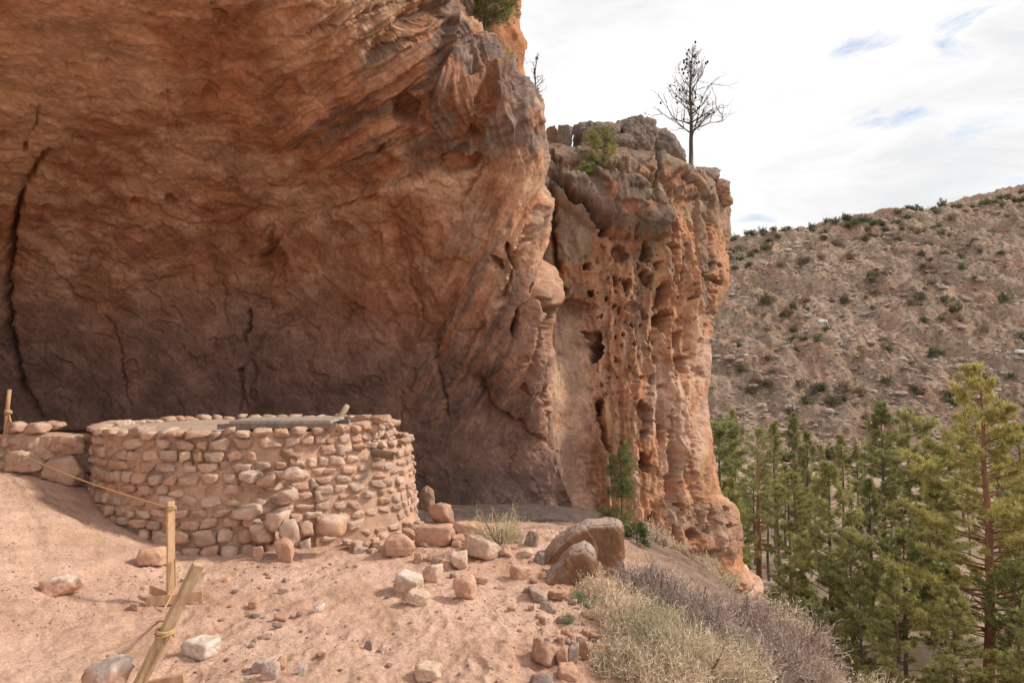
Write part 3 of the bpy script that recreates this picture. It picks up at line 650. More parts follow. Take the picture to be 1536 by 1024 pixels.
RK = [ # px, bottom, w, h, label, colour, extra
 (85, 893, 54, 32, 'elongated pale stone lying alone on the bare sandy slope at far left', PINK*1.1, dict(tilt=-14, rz=.2, cap=WHITE)),
 (146, 1052, 70, 66, 'pale topped wedge stone cut off by the bottom edge left of the leaning post', PINK, dict(cap=WHITE)),
 (228, 850, 50, 32, 'pale pink triangular rock just behind the upright rope post', PINK*1.1, dict()),
 (297, 991, 54, 34, 'whitish flat topped block right of the leaning post', WHITE*.95, dict(dr=.7)),
 (598, 834, 54, 36, 'rounded tan boulder at the left end of the rock ridge beside the kiva', PINK, dict(round_=.4)),
 (649, 818, 66, 34, 'angular reddish block with a flat top beside the foot of the stone buttress', RUST*1.25, dict(cap=PINK, dr=.6)),
 (613, 890, 50, 34, 'broad pale flat boulder with a split, left of the round pink one', PALE, dict(cap=WHITE, tilt=8)),
 (622, 908, 46, 20, 'low pale fragment lying just below the broad split boulder', PALE, dict(tilt=12)),
 (697, 898, 38, 38, 'round pink pitted boulder standing alone in the middle of the sand', PINK*1.05, dict(round_=.4, sharp=14)),
 (688, 855, 29, 32, 'upright pointed light stone above the round pink boulder', PALE, dict()),
 (722, 840, 60, 34, 'large sloping pale rock below the dry tuft of rabbitbrush', PALE*.95, dict(tilt=14)),
 (702, 812, 54, 28, 'tilted slab on top of the rock ridge right of the reddish block', PINK*1.1, dict(tilt=20)),
 (648, 872, 34, 28, 'pale angular rock with an undercut left face above the split boulder', PALE, dict(sharp=20)),
 (652, 842, 30, 14, 'flat brown stone in the gravel under the rock ridge', RUST*1.2, dict()),
 (669, 853, 22, 15, 'small smooth tan stone left of the upright pointed one', PINK, dict(round_=.35)),
 (628, 844, 18, 16, 'small cube shaped stone right of the rounded tan boulder', PINK*.95, dict()),
 (720, 876, 28, 12, 'low flat stone right of the round pink boulder', PINK, dict()),
 (741, 828, 24, 16, 'brown stone at the foot of the rabbitbrush tuft', RUST, dict()),
 (781, 868, 38, 22, 'rust shadowed wedge stone midway between round boulder and big slab', PINK*1.05, dict(sharp=20)),
 (757, 835, 24, 14, 'pink stone on the ridge right of the rabbitbrush', PINK, dict()),
 (790, 838, 30, 16, 'pale stone in the low pile left of the big leaning slab', PALE*.95, dict()),
 (797, 820, 26, 26, 'dark grey angular stone behind the ridge in the shade', DARK*1.5, dict(sharp=22)),
 (812, 846, 26, 18, 'grey stone tucked against the left tip of the big slab', GREY, dict()),
 (775, 812, 22, 12, 'dim grey stone on the shaded alcove floor', DARK*1.4, dict()),
 (660, 785, 40, 34, 'pink rounded boulder behind the stone buttress', PINK*.8, dict(round_=.4)),
 (640, 766, 26, 42, 'tall grey pink boulder half hidden behind the buttress', PINK*.7, dict(round_=.4)),
 (808, 905, 40, 20, 'flat grey slab at left of the stone pile by the shrubs', GREY*1.1, dict(tilt=8)),
 (838, 902, 32, 18, 'warm brown flat stone at right of the stone pile by the shrubs', RUST*1.2, dict()),
 (822, 917, 26, 14, 'lower grey brown stone of the pile by the shrubs', GREY, dict()),
 (792, 890, 20, 9, 'thin grey flake above the stone pile by the shrubs', GREY*.8, dict()),
 (768, 918, 16, 10, 'small orange stone left of the stone pile by the shrubs', RUST*1.4, dict()),
 (797, 916, 12, 9, 'little rust coloured cube stone below the stone pile', RUST, dict()),
 (845, 935, 22, 9, 'dark flat stone lying between stone pile and dry grass', DARK*1.3, dict()),
 (885, 930, 14, 16, 'small red stone at the edge of the dry grass', RUST*1.1, dict()),
 (814, 1000, 44, 42, 'big pink brown boulder at the left of the lower right rock group', PINK*.85, dict()),
 (843, 998, 20, 28, 'narrow brown stone right of the big boulder in the lower right group', RUST*1.2, dict()),
 (860, 996, 20, 36, 'upright grey plate stone in the lower right rock group', GREY*1.1, dict(tilt=8, dr=.4)),
 (874, 990, 20, 44, 'upright dark rust stone behind the grey plate', RUST*.95, dict(tilt=-12, dr=.5)),
 (908, 987, 26, 24, 'rounded rust stone right of the lower right rock group', RUST*1.3, dict(round_=.35)),
 (852, 1022, 36, 26, 'oval brown stone at the bottom edge below the grey plate', RUST*1.2, dict(round_=.35, tilt=16)),
 (812, 1040, 40, 34, 'dull brown boulder at the bottom edge below the big pink brown one', GREY, dict()),
 (890, 960, 18, 12, 'flat red brown stone above the rounded rust one', RUST, dict()),
 (478, 918, 18, 13, 'small white grey stone alone in the middle of the bare sand', WHITE*.9, dict(round_=.35)),
 (552, 974, 13, 15, 'small dark upright stone near the bottom centre of the sand', DARK*1.4, dict()),
 (640, 1022, 46, 26, 'pale flat rock half buried at the bottom edge', PALE*1.05, dict()),
 (385, 1012, 32, 24, 'grey stone at left of the lower stone heap', GREY*1.3, dict()),
 (403, 1020, 28, 32, 'pale grey split stone in the middle of the lower stone heap', GREY*1.45, dict(sharp=20)),
 (420, 1004, 18, 22, 'orange stone on top of the lower stone heap', RUST*1.4, dict()),
 (453, 1012, 15, 18, 'pointed white stone right of the lower stone heap', WHITE*.85, dict()),
 (381, 914, 18, 15, 'tan cone shaped stone in the small heap right of the posts', PINK*.95, dict()),
 (382, 928, 14, 9, 'dark stone under the tan cone shaped one', DARK*1.3, dict()),
 (421, 932, 28, 10, 'long low stone at the right of the small heap', PINK*.9, dict()),
 (415, 943, 16, 9, 'small grey stone under the long low one', GREY, dict()),
 (400, 958, 20, 11, 'flat pale stone between the two stone heaps', PALE, dict()),
 (426, 842, 36, 40, 'upright pointed stone leaning against the foot of the kiva wall', PINK*1.02, dict(dr=.5, sharp=9)),
 (386, 842, 20, 26, 'thin upright stone left of the pointed one at the foot of the kiva', PINK*.9, dict(dr=.5)),
 (427, 874, 12, 8, 'small grey pebble in front of the upright pointed stone', GREY*1.3, dict()),
 (424, 890, 20, 10, 'pale flat pebble in the sand before the kiva', PALE, dict()),
 (200, 915, 14, 12, 'small rust stone left of the crossed foot of the upright post', PINK, dict()),
 (340, 876, 12, 12, 'small pink stone right of the upright post', PINK*1.1, dict()),
 (258, 852, 22, 11, 'pale stone in the gravel behind the upright post', PALE*.95, dict()),
 (290, 824, 24, 12, 'flat reddish stone at the base of the kiva wall', PINK*.9, dict()),
 (540, 830, 26, 12, 'low grey stone at the base of the kiva below the long beam', GREY*1.2, dict()),
 (568, 822, 22, 12, 'rubble stone at the corner of kiva and buttress', PINK, dict()),
 (900, 905, 18, 10, 'small brown stone half hidden in the dry grass', RUST, dict()),
 (930, 1012, 26, 14, 'dark stone at the bottom edge under the dry shrubs', DARK*1.4, dict()),
]
for i, (px, pb, w, h, lab, c, kw) in enumerate(RK):
    rock('rock', px, pb, w, h, lab, c, 400+i, rz=kw.pop('rz', random.uniform(-.5, .5)), group='loose rocks on the terrace', **kw)
_rs = np.random.RandomState(14)
for i in range(44):
    px = _rs.uniform(575, 850); pb = 806+(px-600)*.16+_rs.normal()*13+ (14 if i % 3 == 0 else 0); w = _rs.uniform(9, 26)
    rock('ridge_stone', px, pb, w, w*_rs.uniform(.4, .75), 'angular broken stone among many on the rock ridge right of the kiva', (PINK, PALE, PINK*.9, RUST*1.1, GREY)[i % 5], 1300+i, rz=_rs.uniform(0, 3), lvl=3, group='broken stones on the rock ridge', sharp=60)
for i in range(26):
    px = _rs.uniform(790, 925); pb = 890+(px-790)*.9+_rs.normal()*16; w = _rs.uniform(8, 20)
    if pb > 1020: continue
    rock('ridge_stone', px, pb, w, w*_rs.uniform(.4, .75), 'angular stone in the rubble along the left edge of the dry shrubs', (RUST, PINK*.9, GREY, RUST*1.2)[i % 4], 1350+i, rz=_rs.uniform(0, 3), lvl=3, group='rubble along the shrub edge', sharp=60)
def slab_boulder(name, px, pb, outline, thick, Y, label, c, seed, cap):
    """split slab: outline of the broken near face (metres, x right z up), own thickness"""
    o = np.array(outline, float); g = P(px, pb, Y); k = F/Y
    o = np.stack([(o[:, 0]-px)/k, (pb-o[:, 1])/k], -1)
    bm = bmesh.new(); rs = np.random.RandomState(seed)
    for y, s_, up in ((-.5, 1, 0), (.12, 1.02, .02), (.5, .86, .05)):
        for x, z in o: bm.verts.new((x*s_+.10*y*thick, y*thick+.25*z*(1 if y < 0 else .6), z*s_+up*thick+rs.uniform(-.012, .012)))
    bmesh.ops.convex_hull(bm, input=bm.verts[:])
    for v in [v for v in bm.verts if not v.link_faces]: bm.verts.remove(v)
    bmesh.ops.dissolve_limit(bm, angle_limit=.08, verts=bm.verts[:], edges=bm.edges[:])
    bmesh.ops.bevel(bm, geom=bm.edges[:], offset=.018, segments=2, affect='EDGES')
    bmesh.ops.triangulate(bm, faces=bm.faces[:])
    for _ in range(5):
        ed = [e for e in bm.edges if e.calc_length() > .035]
        if not ed: break
        bmesh.ops.subdivide_edges(bm, edges=ed, cuts=1); bmesh.ops.triangulate(bm, faces=bm.faces[:])
    bmesh.ops.recalc_face_normals(bm, faces=bm.faces[:]); bm.normal_update()
    W = np.array([v.co[:] for v in bm.verts]); nn = np.array([v.normal[:] for v in bm.verts])
    W2 = W+nn*(.025*fbm(W*2.3+seed, 3, 5)+.010*fbm(W*9, 3, 8)+.028*sst(0, .03, fbm(W*2.4+seed, 2, 11))+.006*fbm(W*30, 2, 9))[:, None]
    for v, w in zip(bm.verts, W2): v.co = w
    me = bpy.data.meshes.new(name); bm.to_mesh(me); bm.free()
    nz = fbm(W*3+seed, 4, 14)[:, None]; mm = sst(.30, .62, nn[:, 2]+.35*nz[:, 0])[:, None]
    C = c*(1+.35*nz); st = sst(.15, .35, fbm(W*np.array([5, 5, 1.5])+seed, 3, 15))[:, None]*.5; C = C*(1-st)+DARK*1.3*st
    setcol(me, C*(1-mm)+cap*(1+.2*nz)*mm)
    ob = link(name, me, M_rock); ob.location = g+np.array([0, thick*.5, -.12]); tag(ob, label, 'boulder'); return ob
slab_boulder('boulder', 880, 862, [(818, 832), (842, 806), (870, 786), (892, 779), (915, 782), (930, 779), (938, 788), (939, 830), (941, 868), (900, 872), (850, 862)], .55, 7.4, 'large leaning rust brown slab with a lichen grey top edge beside the small conifer', np.array([.25, .13, .075]), 3, GREY*1.15)
slab_boulder('boulder', 862, 868, [(820, 858), (842, 832), (862, 816), (882, 811), (893, 822), (897, 850), (894, 876), (862, 874), (830, 868)], .36, 6.9, 'smaller rust slab with a pointed top in front of the large leaning slab', np.array([.25, .13, .075]), 9, GREY*1.1)

# boulders on the tower top
TB = [ # px, bottom, w, h, Y, label, colour
 (897, 222, 66, 46, 20.2, 'rounded grey boulder at left of the pile on the tower top', GREY*.8),
 (958, 222, 66, 52, 20.6, 'high rounded brown boulder in the middle of the tower top pile', GREY*.85),
 (998, 246, 66, 66, 20.9, 'largest sloping grey boulder beside the dead tree on the tower', GREY*.8),
 (936, 222, 40, 26, 19.9, 'light grey boulder low in the middle of the tower top pile', GREY*1.2),
 (848, 224, 26, 38, 20.3, 'pointed upright rock at the left end of the tower top', GREY*.85),
 (830, 222, 26, 34, 20.5, 'squat rock wedged left of the pointed one on the tower top', RUST*.8),
 (880, 226, 26, 14, 19.8, 'small pink stone at the foot of the rounded grey boulder', PINK*.8),
 (928, 282, 44, 20, 18.6, 'long pink stone on the ledge under the green sapling', PINK*.8),
 (962, 288, 26, 18, 18.6, 'short pink stone right of the long one on the ledge', PINK*.75),
 (1060, 268, 52, 22, 20.4, 'broad slab on top of the tower right of the dead tree', GREY*.85),
 (1082, 292, 34, 26, 20.5, 'jutting rust block at the right corner of the tower top', RUST*.9),
 (1089, 306, 22, 14, 20.6, 'thin slab under the jutting rust block', RUST*.85),
 (1050, 288, 30, 36, 19.9, 'upright joint block below the broad slab', RUST*.85),
]
for i, (px, pb, w, h, Y, lab, c) in enumerate(TB):
    rock('boulder', px, pb, w*1.15, h*1.22, lab, c*.85, 520+i, Y=Y, rz=random.uniform(-.3, .3), lvl=5, cat='boulder', group='boulders on top of the cliff tower', sharp=26, rough=.10, sink=.2, round_=.15, mt=M_cliff)

# pebbles: countable ones as things, the finest as one mass
def pebbles():
    rs = np.random.RandomState(21)
    var = [mesh_np('pebble', *rockshape(600+k, (1, .8, .55), 2, rough=.09), (GREY*1.3, PINK, PALE, DARK*1.9, RUST*1.2, PALE*.9)[k % 6]) for k in range(12)]
    for me in var:
        me.materials.append(M_rock); me.polygons.foreach_set('use_smooth', np.ones(len(me.polygons), bool))
    k = 0
    clus = [(400, 850, 90, 14), (560, 830, 60, 10), (700, 860, 90, 22), (400, 985, 60, 35), (860, 960, 50, 40), (820, 900, 60, 25), (260, 860, 50, 14), (350, 900, 60, 40)]
    while k < 170:
        if rs.rand() < .65:
            c = clus[rs.randint(len(clus))]; px = rs.normal(c[0], c[2]); py = rs.normal(c[1], c[3])
        else: px = rs.uniform(150, 930); py = rs.uniform(850, 1020)
        if py < 842+max(0, (300-px))*.1 or py > 1022 or px < 10 or px > 940: continue
        if px < 560 and py < 845: continue
        g = ground_at(px, py); s = rs.uniform(.022, .055)*(1.5 if rs.rand() < .12 else 1)
        o = bpy.data.objects.new('pebble', var[rs.randint(12)]); col.objects.link(o)
        o.location = (g[0], g[1], g[2]+.15*s); o.rotation_euler = (0, 0, rs.uniform(0, 6)); o.scale = (s, s, s)
        tag(o, 'small loose stone lying on the sandy terrace floor', 'pebble', 'small stones scattered on the terrace'); k += 1
    ac = Acc(); base = [rockshape(640+k, (1, .8, .55), 1, rough=.1) for k in range(5)]
    X = rs.uniform(-6, 2.3, 22000); Yv = rs.uniform(3.2, 10.5, 22000)
    dens = fbm(v3(X*.9, Yv*.9, 0.), 3, 33)+.35*sst(-.6, .8, X)+.25*sst(7, 8.3, Yv)
    keep = (dens > rs.uniform(-.15, .75, 22000)) & (np.hypot(X+3.76, Yv-9.95) > 2.15)
    X, Yv = X[keep], Yv[keep]; Z = terrain(X, Yv)
    cs = [GREY*1.2, PINK, PALE, DARK*1.6, RUST*1.2, PINK*.9]
    for x, y, z in zip(X, Yv, Z):
        V, Fc = base[rs.randint(5)]; s = rs.uniform(.007, .02)*(1.5 if rs.rand() < .1 else 1)
        ac.add(rotz(V, rs.uniform(0, 6))*s+np.array([x, y, z+.15*s]), Fc, cs[rs.randint(6)]*rs.uniform(.8, 1.2))
    tag(ac.build('gravel', M_rock), 'fine gravel and grit scattered over the sandy terrace', 'gravel', None, 'stuff')
pebbles()

# ------------------------------------------------------------------ kiva
KC = np.array([-3.76, 9.95]); KR = 1.98; RIM = 1.40
def wall_stone(ac, cx, cy, nx, ny, z, w, h, dep, seed, c, lvl=3, tilt=0, cap=True, round_=.3):
    """stone of width w, height h set in a wall whose outward normal is (nx, ny)"""
    V, Fc = rockshape(seed, (w, dep, h), lvl, planes=4, sharp=24 if seed % 3 else 44, rough=.12, round_=round_*.3)
    V = rot(V, 'Y', tilt)
    a = math.atan2(ny, nx)+math.pi/2
    V = rotz(V, a); n = fbm(V*11+seed, 3, seed % 30)[:, None]
    C = c*(1+.16*n)
    if cap:
        m = sst(.15, .5, V[:, 2]/h+.2*n[:, 0])[:, None]*.3; C = C*(1-m)+np.array([.64, .48, .385])*m
    ac.add(V+np.array([cx, cy, z]), Fc, C)
SC = [np.array([.53, .36, .27]), np.array([.50, .325, .235]), np.array([.55, .39, .30]), np.array([.48, .29, .20]), np.array([.56, .41, .32]), np.array([.46, .32, .25])]
def kiva():
    root = empty('stone_kiva', (KC[0], KC[1], 0))
    tag(root, 'round roofed stone kiva of mortared pink tuff blocks standing in the alcove', 'kiva')
    off = np.array([KC[0], KC[1], 0])
    # mortar core -------------------------------------------------
    n, m = 520, 90
    v, a = np.meshgrid(np.linspace(0, 1, m), np.linspace(0, 2*math.pi, n), indexing='ij')
    z = -.7+v*(RIM+.7-.03)
    r = KR-.018+.01*(1-v)
    V = v3(KC[0]+r*np.cos(a), KC[1]+r*np.sin(a), z)
    d = .018*fbm(V*6, 3, 401)+.03*fbm(V*1.7, 3, 404)
    V = V+v3(np.cos(a), np.sin(a), 0.)*d[..., None]
    ac = Acc(); n2 = fbm(V*3, 3, 407)[..., None]
    C = np.array([.51, .335, .24])*(1+.16*n2)
    ac.add(V.reshape(-1, 3), gridfaces(m, n)[:, ::-1], C.reshape(-1, 3))
    # stones ----------------------------------------------------
    rs = np.random.RandomState(77)
    z = -.28; k = 0
    hs = []
    while z < RIM-.03:
        h = rs.uniform(.10, .16) if z > .2 else rs.uniform(.13, .2)
        if z+h > RIM-.05: h = RIM-z+.02
        hs.append((z, h)); z += h+.006
    for ci, (z, h) in enumerate(hs):
        a = rs.uniform(0, .2); end = a+2*math.pi
        top = ci == len(hs)-1
        while a < end-.03:
            w = rs.uniform(.12, .30)*(1 if z > .2 else 1.15)
            if w > .24 and rs.rand() < .4: w *= .8
            if a+w/KR > end: w = (end-a)*KR
            am = a+w/KR/2; nx, ny = math.cos(am), math.sin(am)
            back = ny > .25
            a += w/KR+rs.uniform(.001, .012)
            left = sst(-.25, -.85, nx)              # smoother, deeply pointed masonry on the left
            if not top and rs.rand() < .02+.10*float(left): continue
            pr = rs.uniform(.0, .065)*(1-.6*float(left))-.012*float(left)+(.03 if z < .4 and nx > -.6 else 0)
            hh = h*rs.uniform(.86, 1.1); dep = rs.uniform(.15, .22)
            if rs.rand() < .05 and not top: pr += .05
            q = KR-dep/2+pr+.028
            zz = z+h/2+rs.uniform(-.012, .012)
            if top: zz = z+hh/2+rs.uniform(-.015, .03)
            if back and not top and z < .9: continue
            wall_stone(ac, KC[0]+q*nx, KC[1]+q*ny, nx, ny, zz, w*1.04, hh*1.06, dep if not top else .3, 700+k, SC[rs.randint(6)]*rs.uniform(.88, 1.08), 3 if not back else 2, rs.uniform(-.14, .14) if not top else rs.uniform(-.05, .05), round_=rs.uniform(.2, .5)); k += 1
    ac.build('wall', M_rock, root, recenter=off)
    # beaten earth roof -----------------------------------------
    rr, aa = np.meshgrid(np.linspace(0.0, KR-.1, 50), np.linspace(0, 2*math.pi, 160), indexing='ij')
    V = v3(KC[0]+rr*np.cos(aa), KC[1]+rr*np.sin(aa), 0.); V[..., 2] = RIM-.035+.012*fbm(V*2.5, 3, 411)
    C = np.array([.53, .40, .33])*(1+.12*fbm(V*3, 3, 413)[..., None])
    me = mesh_np('roof', V.reshape(-1, 3)-off, gridfaces(*rr.shape)[:, ::-1], C.reshape(-1, 3)); link('roof', me, M_ground, root)
    # roof beams poking out
    def beam(px, py, Y, dirv, L, rad, c, endc):
        p0 = P(px, py, Y)-off; dv = np.array(dirv, float); dv /= np.linalg.norm(dv)
        K = 9; t = np.linspace(0, 1, K); pts = p0+dv*t[:, None]*L; pts += fbm(pts*4, 2, 3)[:, None]*.008
        rad_ = rad*(1+.06*np.sin(t*7)); rad_[0] *= .8; rad_[-1] *= .86
        b = Acc(); b.tubes(pts[None], rad_[None], c, 14)
        o = b.build('roof_beam', M_wood, root)
        e = Acc(); V, Fc = rockshape(33, (rad*1.7, rad*1.7, .02), 2); 
        return o
    beam(593, 683, 8.9, (-.85, .35, .07), .55, .052, np.array([.20, .14, .09]), None)
    beam(441, 689, 7.82, (-.55, .7, .12), .35, .055, np.array([.26, .17, .11]), None)
    beam(282, 697, 7.95, (-.25, .9, .25), .40, .065, np.array([.50, .36, .28]), None)
    # tall tongue of projecting stones
    for i, (px, py, Y, w, h, dp) in enumerate([(412, 781, 7.86, 30, 26, .34), (310, 775, 7.95, 0, 0, 0), (437, 712, 7.84, 30, 18, .3), (400, 722, 7.86, 26, 18, .28), (372, 716, 7.88, 30, 16, .26), (430, 742, 7.84, 26, 18, .28), (368, 770, 7.9, 36, 22, .3), (392, 800, 7.88, 30, 26, .3), (435, 800, 7.88, 26, 38, .26), (495, 790, 7.95, 40, 28, .28)]):
        if not w: continue
        g = P(px, py, Y+.05)-off; s = Y/F; b = Acc()
        V, Fc = rockshape(900+i, (w*s*1.1, dp, h*s*1.15), 3, planes=6, sharp=24, rough=.12, round_=.08)
        n_ = fbm(V*12+i, 3, 7)[:, None]; m_ = sst(.1, .45, V[:, 2]/(h*s))[:, None]*.5
        C = SC[i % 6]*(1+.2*n_); C = C*(1-m_)+np.array([.66, .53, .45])*m_
        b.add(V+g+np.array([0, dp*.22, 0]), Fc, C); b.build('projecting_stone', M_rock, root)
kiva()

def rubble_wall(name, label, path, z0, z1, thick, seed, cat='wall', front=-1, big=None, wr=(.16, .32), hr=(.10, .17), batter=0., dens=1.):
    """short mortared wall along a ground path (list of x, y)"""
    pts = np.array(path, float); L = np.concatenate([[0], np.cumsum(np.linalg.norm(np.diff(pts, axis=0), axis=1))])
    o = np.array([*pts.mean(0), 0]); root = empty(name, o); tag(root, label, cat)
    def at(t):
        x = np.interp(t, L, pts[:, 0]); y = np.interp(t, L, pts[:, 1])
        e = .05; dx = np.interp(t+e, L, pts[:, 0])-np.interp(t-e, L, pts[:, 0]); dy = np.interp(t+e, L, pts[:, 1])-np.interp(t-e, L, pts[:, 1])
        q = np.hypot(dx, dy)+1e-9; return x, y, dy/q, -dx/q
    n = 140; t = np.linspace(0, L[-1], n); x, y, nx, ny = at(t)
    zt = z1(t) if callable(z1) else np.full(n, z1)
    prof = [(.5, 0)]+[(.5, v) for v in np.linspace(.05, .93, 24)]+[(.42, .97), (.0, .98), (-.42, .97)]+[(-.5, v) for v in np.linspace(.93, 0, 12)]
    V = np.array([v3(x+nx*(s*thick+batter*(1-v)*(s > 0)), y+ny*(s*thick+batter*(1-v)*(s > 0)), z0+(zt-.05-z0)*v) for (s, v) in prof])
    V = V+.02*v3(fbm(V*5, 3, 1), fbm(V*5, 3, 2), 0.)
    ac = Acc(); C = np.array([.50, .325, .235])*(1+.15*fbm(V*3, 3, 3)[..., None])
    ac.add(V.reshape(-1, 3), gridfaces(*V.shape[:2]), C.reshape(-1, 3))
    for e in (0, -1):                                            # closed ends
        ring = V[:, e]; c = ring.mean(0); W = np.concatenate([ring, c[None]]); k = len(ring)
        ac.add(W, np.array([[i, i+1, k] for i in range(k-1)]), C.reshape(-1, 3)[0])
    rs = np.random.RandomState(seed); z = z0; k = 0
    zmx = float(np.max(zt))
    while z < zmx-.04:
        h = rs.uniform(*hr); t0 = rs.uniform(-.05, .05)
        while t0 < L[-1]:
            w = rs.uniform(*wr); tm = min(t0+w/2, L[-1]); x_, y_, nx_, ny_ = [float(q) for q in at(tm)]
            ztop = float(np.interp(tm, t, zt)); t0 += w*dens+rs.uniform(.005, .03)
            if z+h*.6 > ztop: continue
            top = z+h*1.6 > ztop
            for s in ((1, -1) if not top else (1, -1)):
                if rs.rand() < .08 and not top: continue
                dep = thick*.45; q = s*(thick/2-dep/2+rs.uniform(.0, .045)+.02)+(batter*(1-(z-z0)/(zmx-z0)) if s > 0 else 0)
                wall_stone(ac, x_+nx_*q, y_+ny_*q, nx_*s, ny_*s, z+h/2+(.03 if top else 0), w*.97, h*rs.uniform(.85, 1.0), dep*(1.25 if top else 1), seed*7+k, SC[rs.randint(6)]*rs.uniform(.85, 1.08), 3, rs.uniform(-.1, .1)); k += 1
        for e, tt in ((0, 0), (1, L[-1])):
            x_, y_, nx_, ny_ = [float(q) for q in at(tt)]; sx = -1 if e == 0 else 1
            tx, ty = -ny_*sx, nx_*sx
            if name != 'stone_buttress' and z+h*.5 < float(zt[0 if e == 0 else -1]):
                for q in (-.25, .22):
                    wall_stone(ac, x_+nx_*q*thick, y_+ny_*q*thick, tx, ty, z+h/2, thick*.5, h*.92, .16, seed*9+k, SC[rs.randint(6)], 3, rs.uniform(-.1, .1)); k += 1
        z += h+.01
    ac.build('masonry', M_rock, root, recenter=o)
    return root, o
# low curving wall to the left of the kiva
def lowwall():
    p = [P(12, 640, 9.3)[:2], P(60, 640, 9.0)[:2], P(110, 640, 9.0)[:2], P(165, 640, 9.35)[:2]]
    root, o = rubble_wall('stone_wall', 'low curved stone wall joining the left side of the kiva under the rope', p, .55, lambda t: 1.34+.05*np.sin(t*2.4), .42, 31)
    for i, (px, py, w, h, lab) in enumerate([(103, 667, 52, 27, None), (100, 704, 62, 44, None), (45, 690, 58, 30, None)]):
        Y = 8.82; s = Y/F; V, Fc = rockshape(950+i, (w*s*1.05, .36, h*s*1.1), 4, planes=6, sharp=24, rough=.1, round_=.08)
        n_ = fbm(V*9+i, 3, 7)[:, None]; m_ = sst(.1, .5, V[:, 2]/(h*s))[:, None]*.4; C = SC[1]*(1+.2*n_)*(1-m_)+np.array([.64, .5, .42])*m_
        b = Acc(); b.add(V+P(px, py, Y)-o, Fc, C); b.build('base_boulder', M_rock, root)
lowwall()
# buttress on the right side of the kiva
def buttress():
    p = [P(592, 700, 9.15)[:2], P(612, 700, 9.35)[:2], P(618, 700, 10.6)[:2]]
    a = P(560, 700, 9.35)[:2]; b = P(610, 700, 9.25)[:2]; c = P(612, 700, 10.9)[:2]
    pth = [(KC[0]+2.10*math.cos(R(t)), KC[1]+2.10*math.sin(R(t))) for t in (-8, 0, 8, 16, 26, 40, 60)]
    pth = [(KC[0]+r_*math.cos(R(t)), KC[1]+r_*math.sin(R(t))) for t, r_ in ((-46, 1.78), (-36, 1.86), (-26, 1.98), (-16, 2.08))]+pth
    rubble_wall('stone_buttress', 'stepped stone buttress against the right side of the kiva, lower than its rim', pth, -.45, lambda t: 1.24-.03*t, .30, 47, cat='buttress', wr=(.13, .26), hr=(.09, .14), batter=.15, dens=.9)
buttress()
def footing():
    """spread of fallen rubble that skirts the buttress and kiva foot"""
    rs = np.random.RandomState(9)
    for i in range(26):
        px = rs.uniform(520, 655); py = 800+rs.uniform(-8, 22)+.0*px; w = rs.uniform(14, 30)
        if px < 560: py = 822+rs.uniform(-6, 10)
        rock('rubble_stone', px, py, w, w*rs.uniform(.45, .75), 'small rubble stone heaped at the foot of kiva and buttress', SC[rs.randint(6)]*.95, 1000+i, rz=rs.uniform(0, 3), group='rubble heaped at the foot of the kiva')
footing()

# hatch cover of old boards, and a loose pole
def box(ac, cen, size, c, rz=0, rx=0, ry=0, bev=.002, pre=0):
    bm = bmesh.new(); bmesh.ops.create_cube(bm, size=1)
    for v in bm.verts: v.co = Vector((v.co.x*size[0], v.co.y*size[1], v.co.z*size[2]))
    if bev: bmesh.ops.bevel(bm, geom=bm.edges[:], offset=bev, segments=2, affect='EDGES')
    bmesh.ops.triangulate(bm, faces=bm.faces)
    m = Matrix.Rotation(rz, 3, 'Z') @ Matrix.Rotation(ry, 3, 'Y') @ Matrix.Rotation(rx, 3, 'X') @ Matrix.Rotation(pre, 3, 'Z')
    V = np.array([(m @ v.co)[:] for v in bm.verts])+np.asarray(cen); bm.verts.index_update()
    Fc = np.array([[v.index for v in f.verts] for f in bm.faces]); bm.free(); ac.add(V, Fc, c)
def hatch():
    g = np.array([-2.88, 8.95, RIM+.0]); root = empty('hatch_cover', g, R(4)); tag(root, 'weathered grey plank hatch cover lying on the kiva roof', 'hatch cover')
    rs = np.random.RandomState(2)
    for k in range(5):
        b = Acc(); box(b, (rs.uniform(-.02, .02), -.42+k*.21, .085+.004*(k % 2)), (1.22, .2, .035), np.array([.40, .34, .30])*rs.uniform(.85, 1.1), rz=rs.uniform(-.01, .01)); b.build('plank', M_wood, root, False)
    for y in (-.48, .46):
        b = Acc(); box(b, (0, y, .035), (1.34, .09, .065), np.array([.22, .17, .14])); b.build('frame_beam', M_wood, root, False)
    b = Acc(); box(b, (-.70, -.25, .02), (.28, .12, .06), np.array([.2, .15, .13]), rz=.3); b.build('frame_beam', M_wood, root, False)
    g = P(506, 632, 9.5); e = P(521, 608, 9.65); pts = np.stack([g+(e-g)*t for t in np.linspace(-.3, 1, 6)]); b = Acc()
    b.tubes(pts[None], np.array([[.035, .036, .04, .044, .045, .035]]), np.array([.36, .28, .2]), 8)
    o = b.build('ladder_pole', M_wood, recenter=g); tag(o, 'short stub of a wooden ladder pole sticking up behind the hatch boards', 'pole')
hatch()
def rimstones():
    for i, (px, py, w, h, Y, lab) in enumerate([(570, 634, 38, 14, 9.2, 'flat brown slab on the right rim of the kiva'), (540, 632, 34, 12, 9.7, 'thin brown slab on the kiva rim behind the ladder stub'),
            (213, 636, 11, 6, 8.9, 'small white stone on the left part of the kiva roof')]):
        rock('rim_slab' if i < 2 else 'white_stone', px, py, w, h, lab, (PINK*.85, PINK*.8, WHITE*1.1)[i], 1100+i, Y=Y, dr=.8)
rimstones()

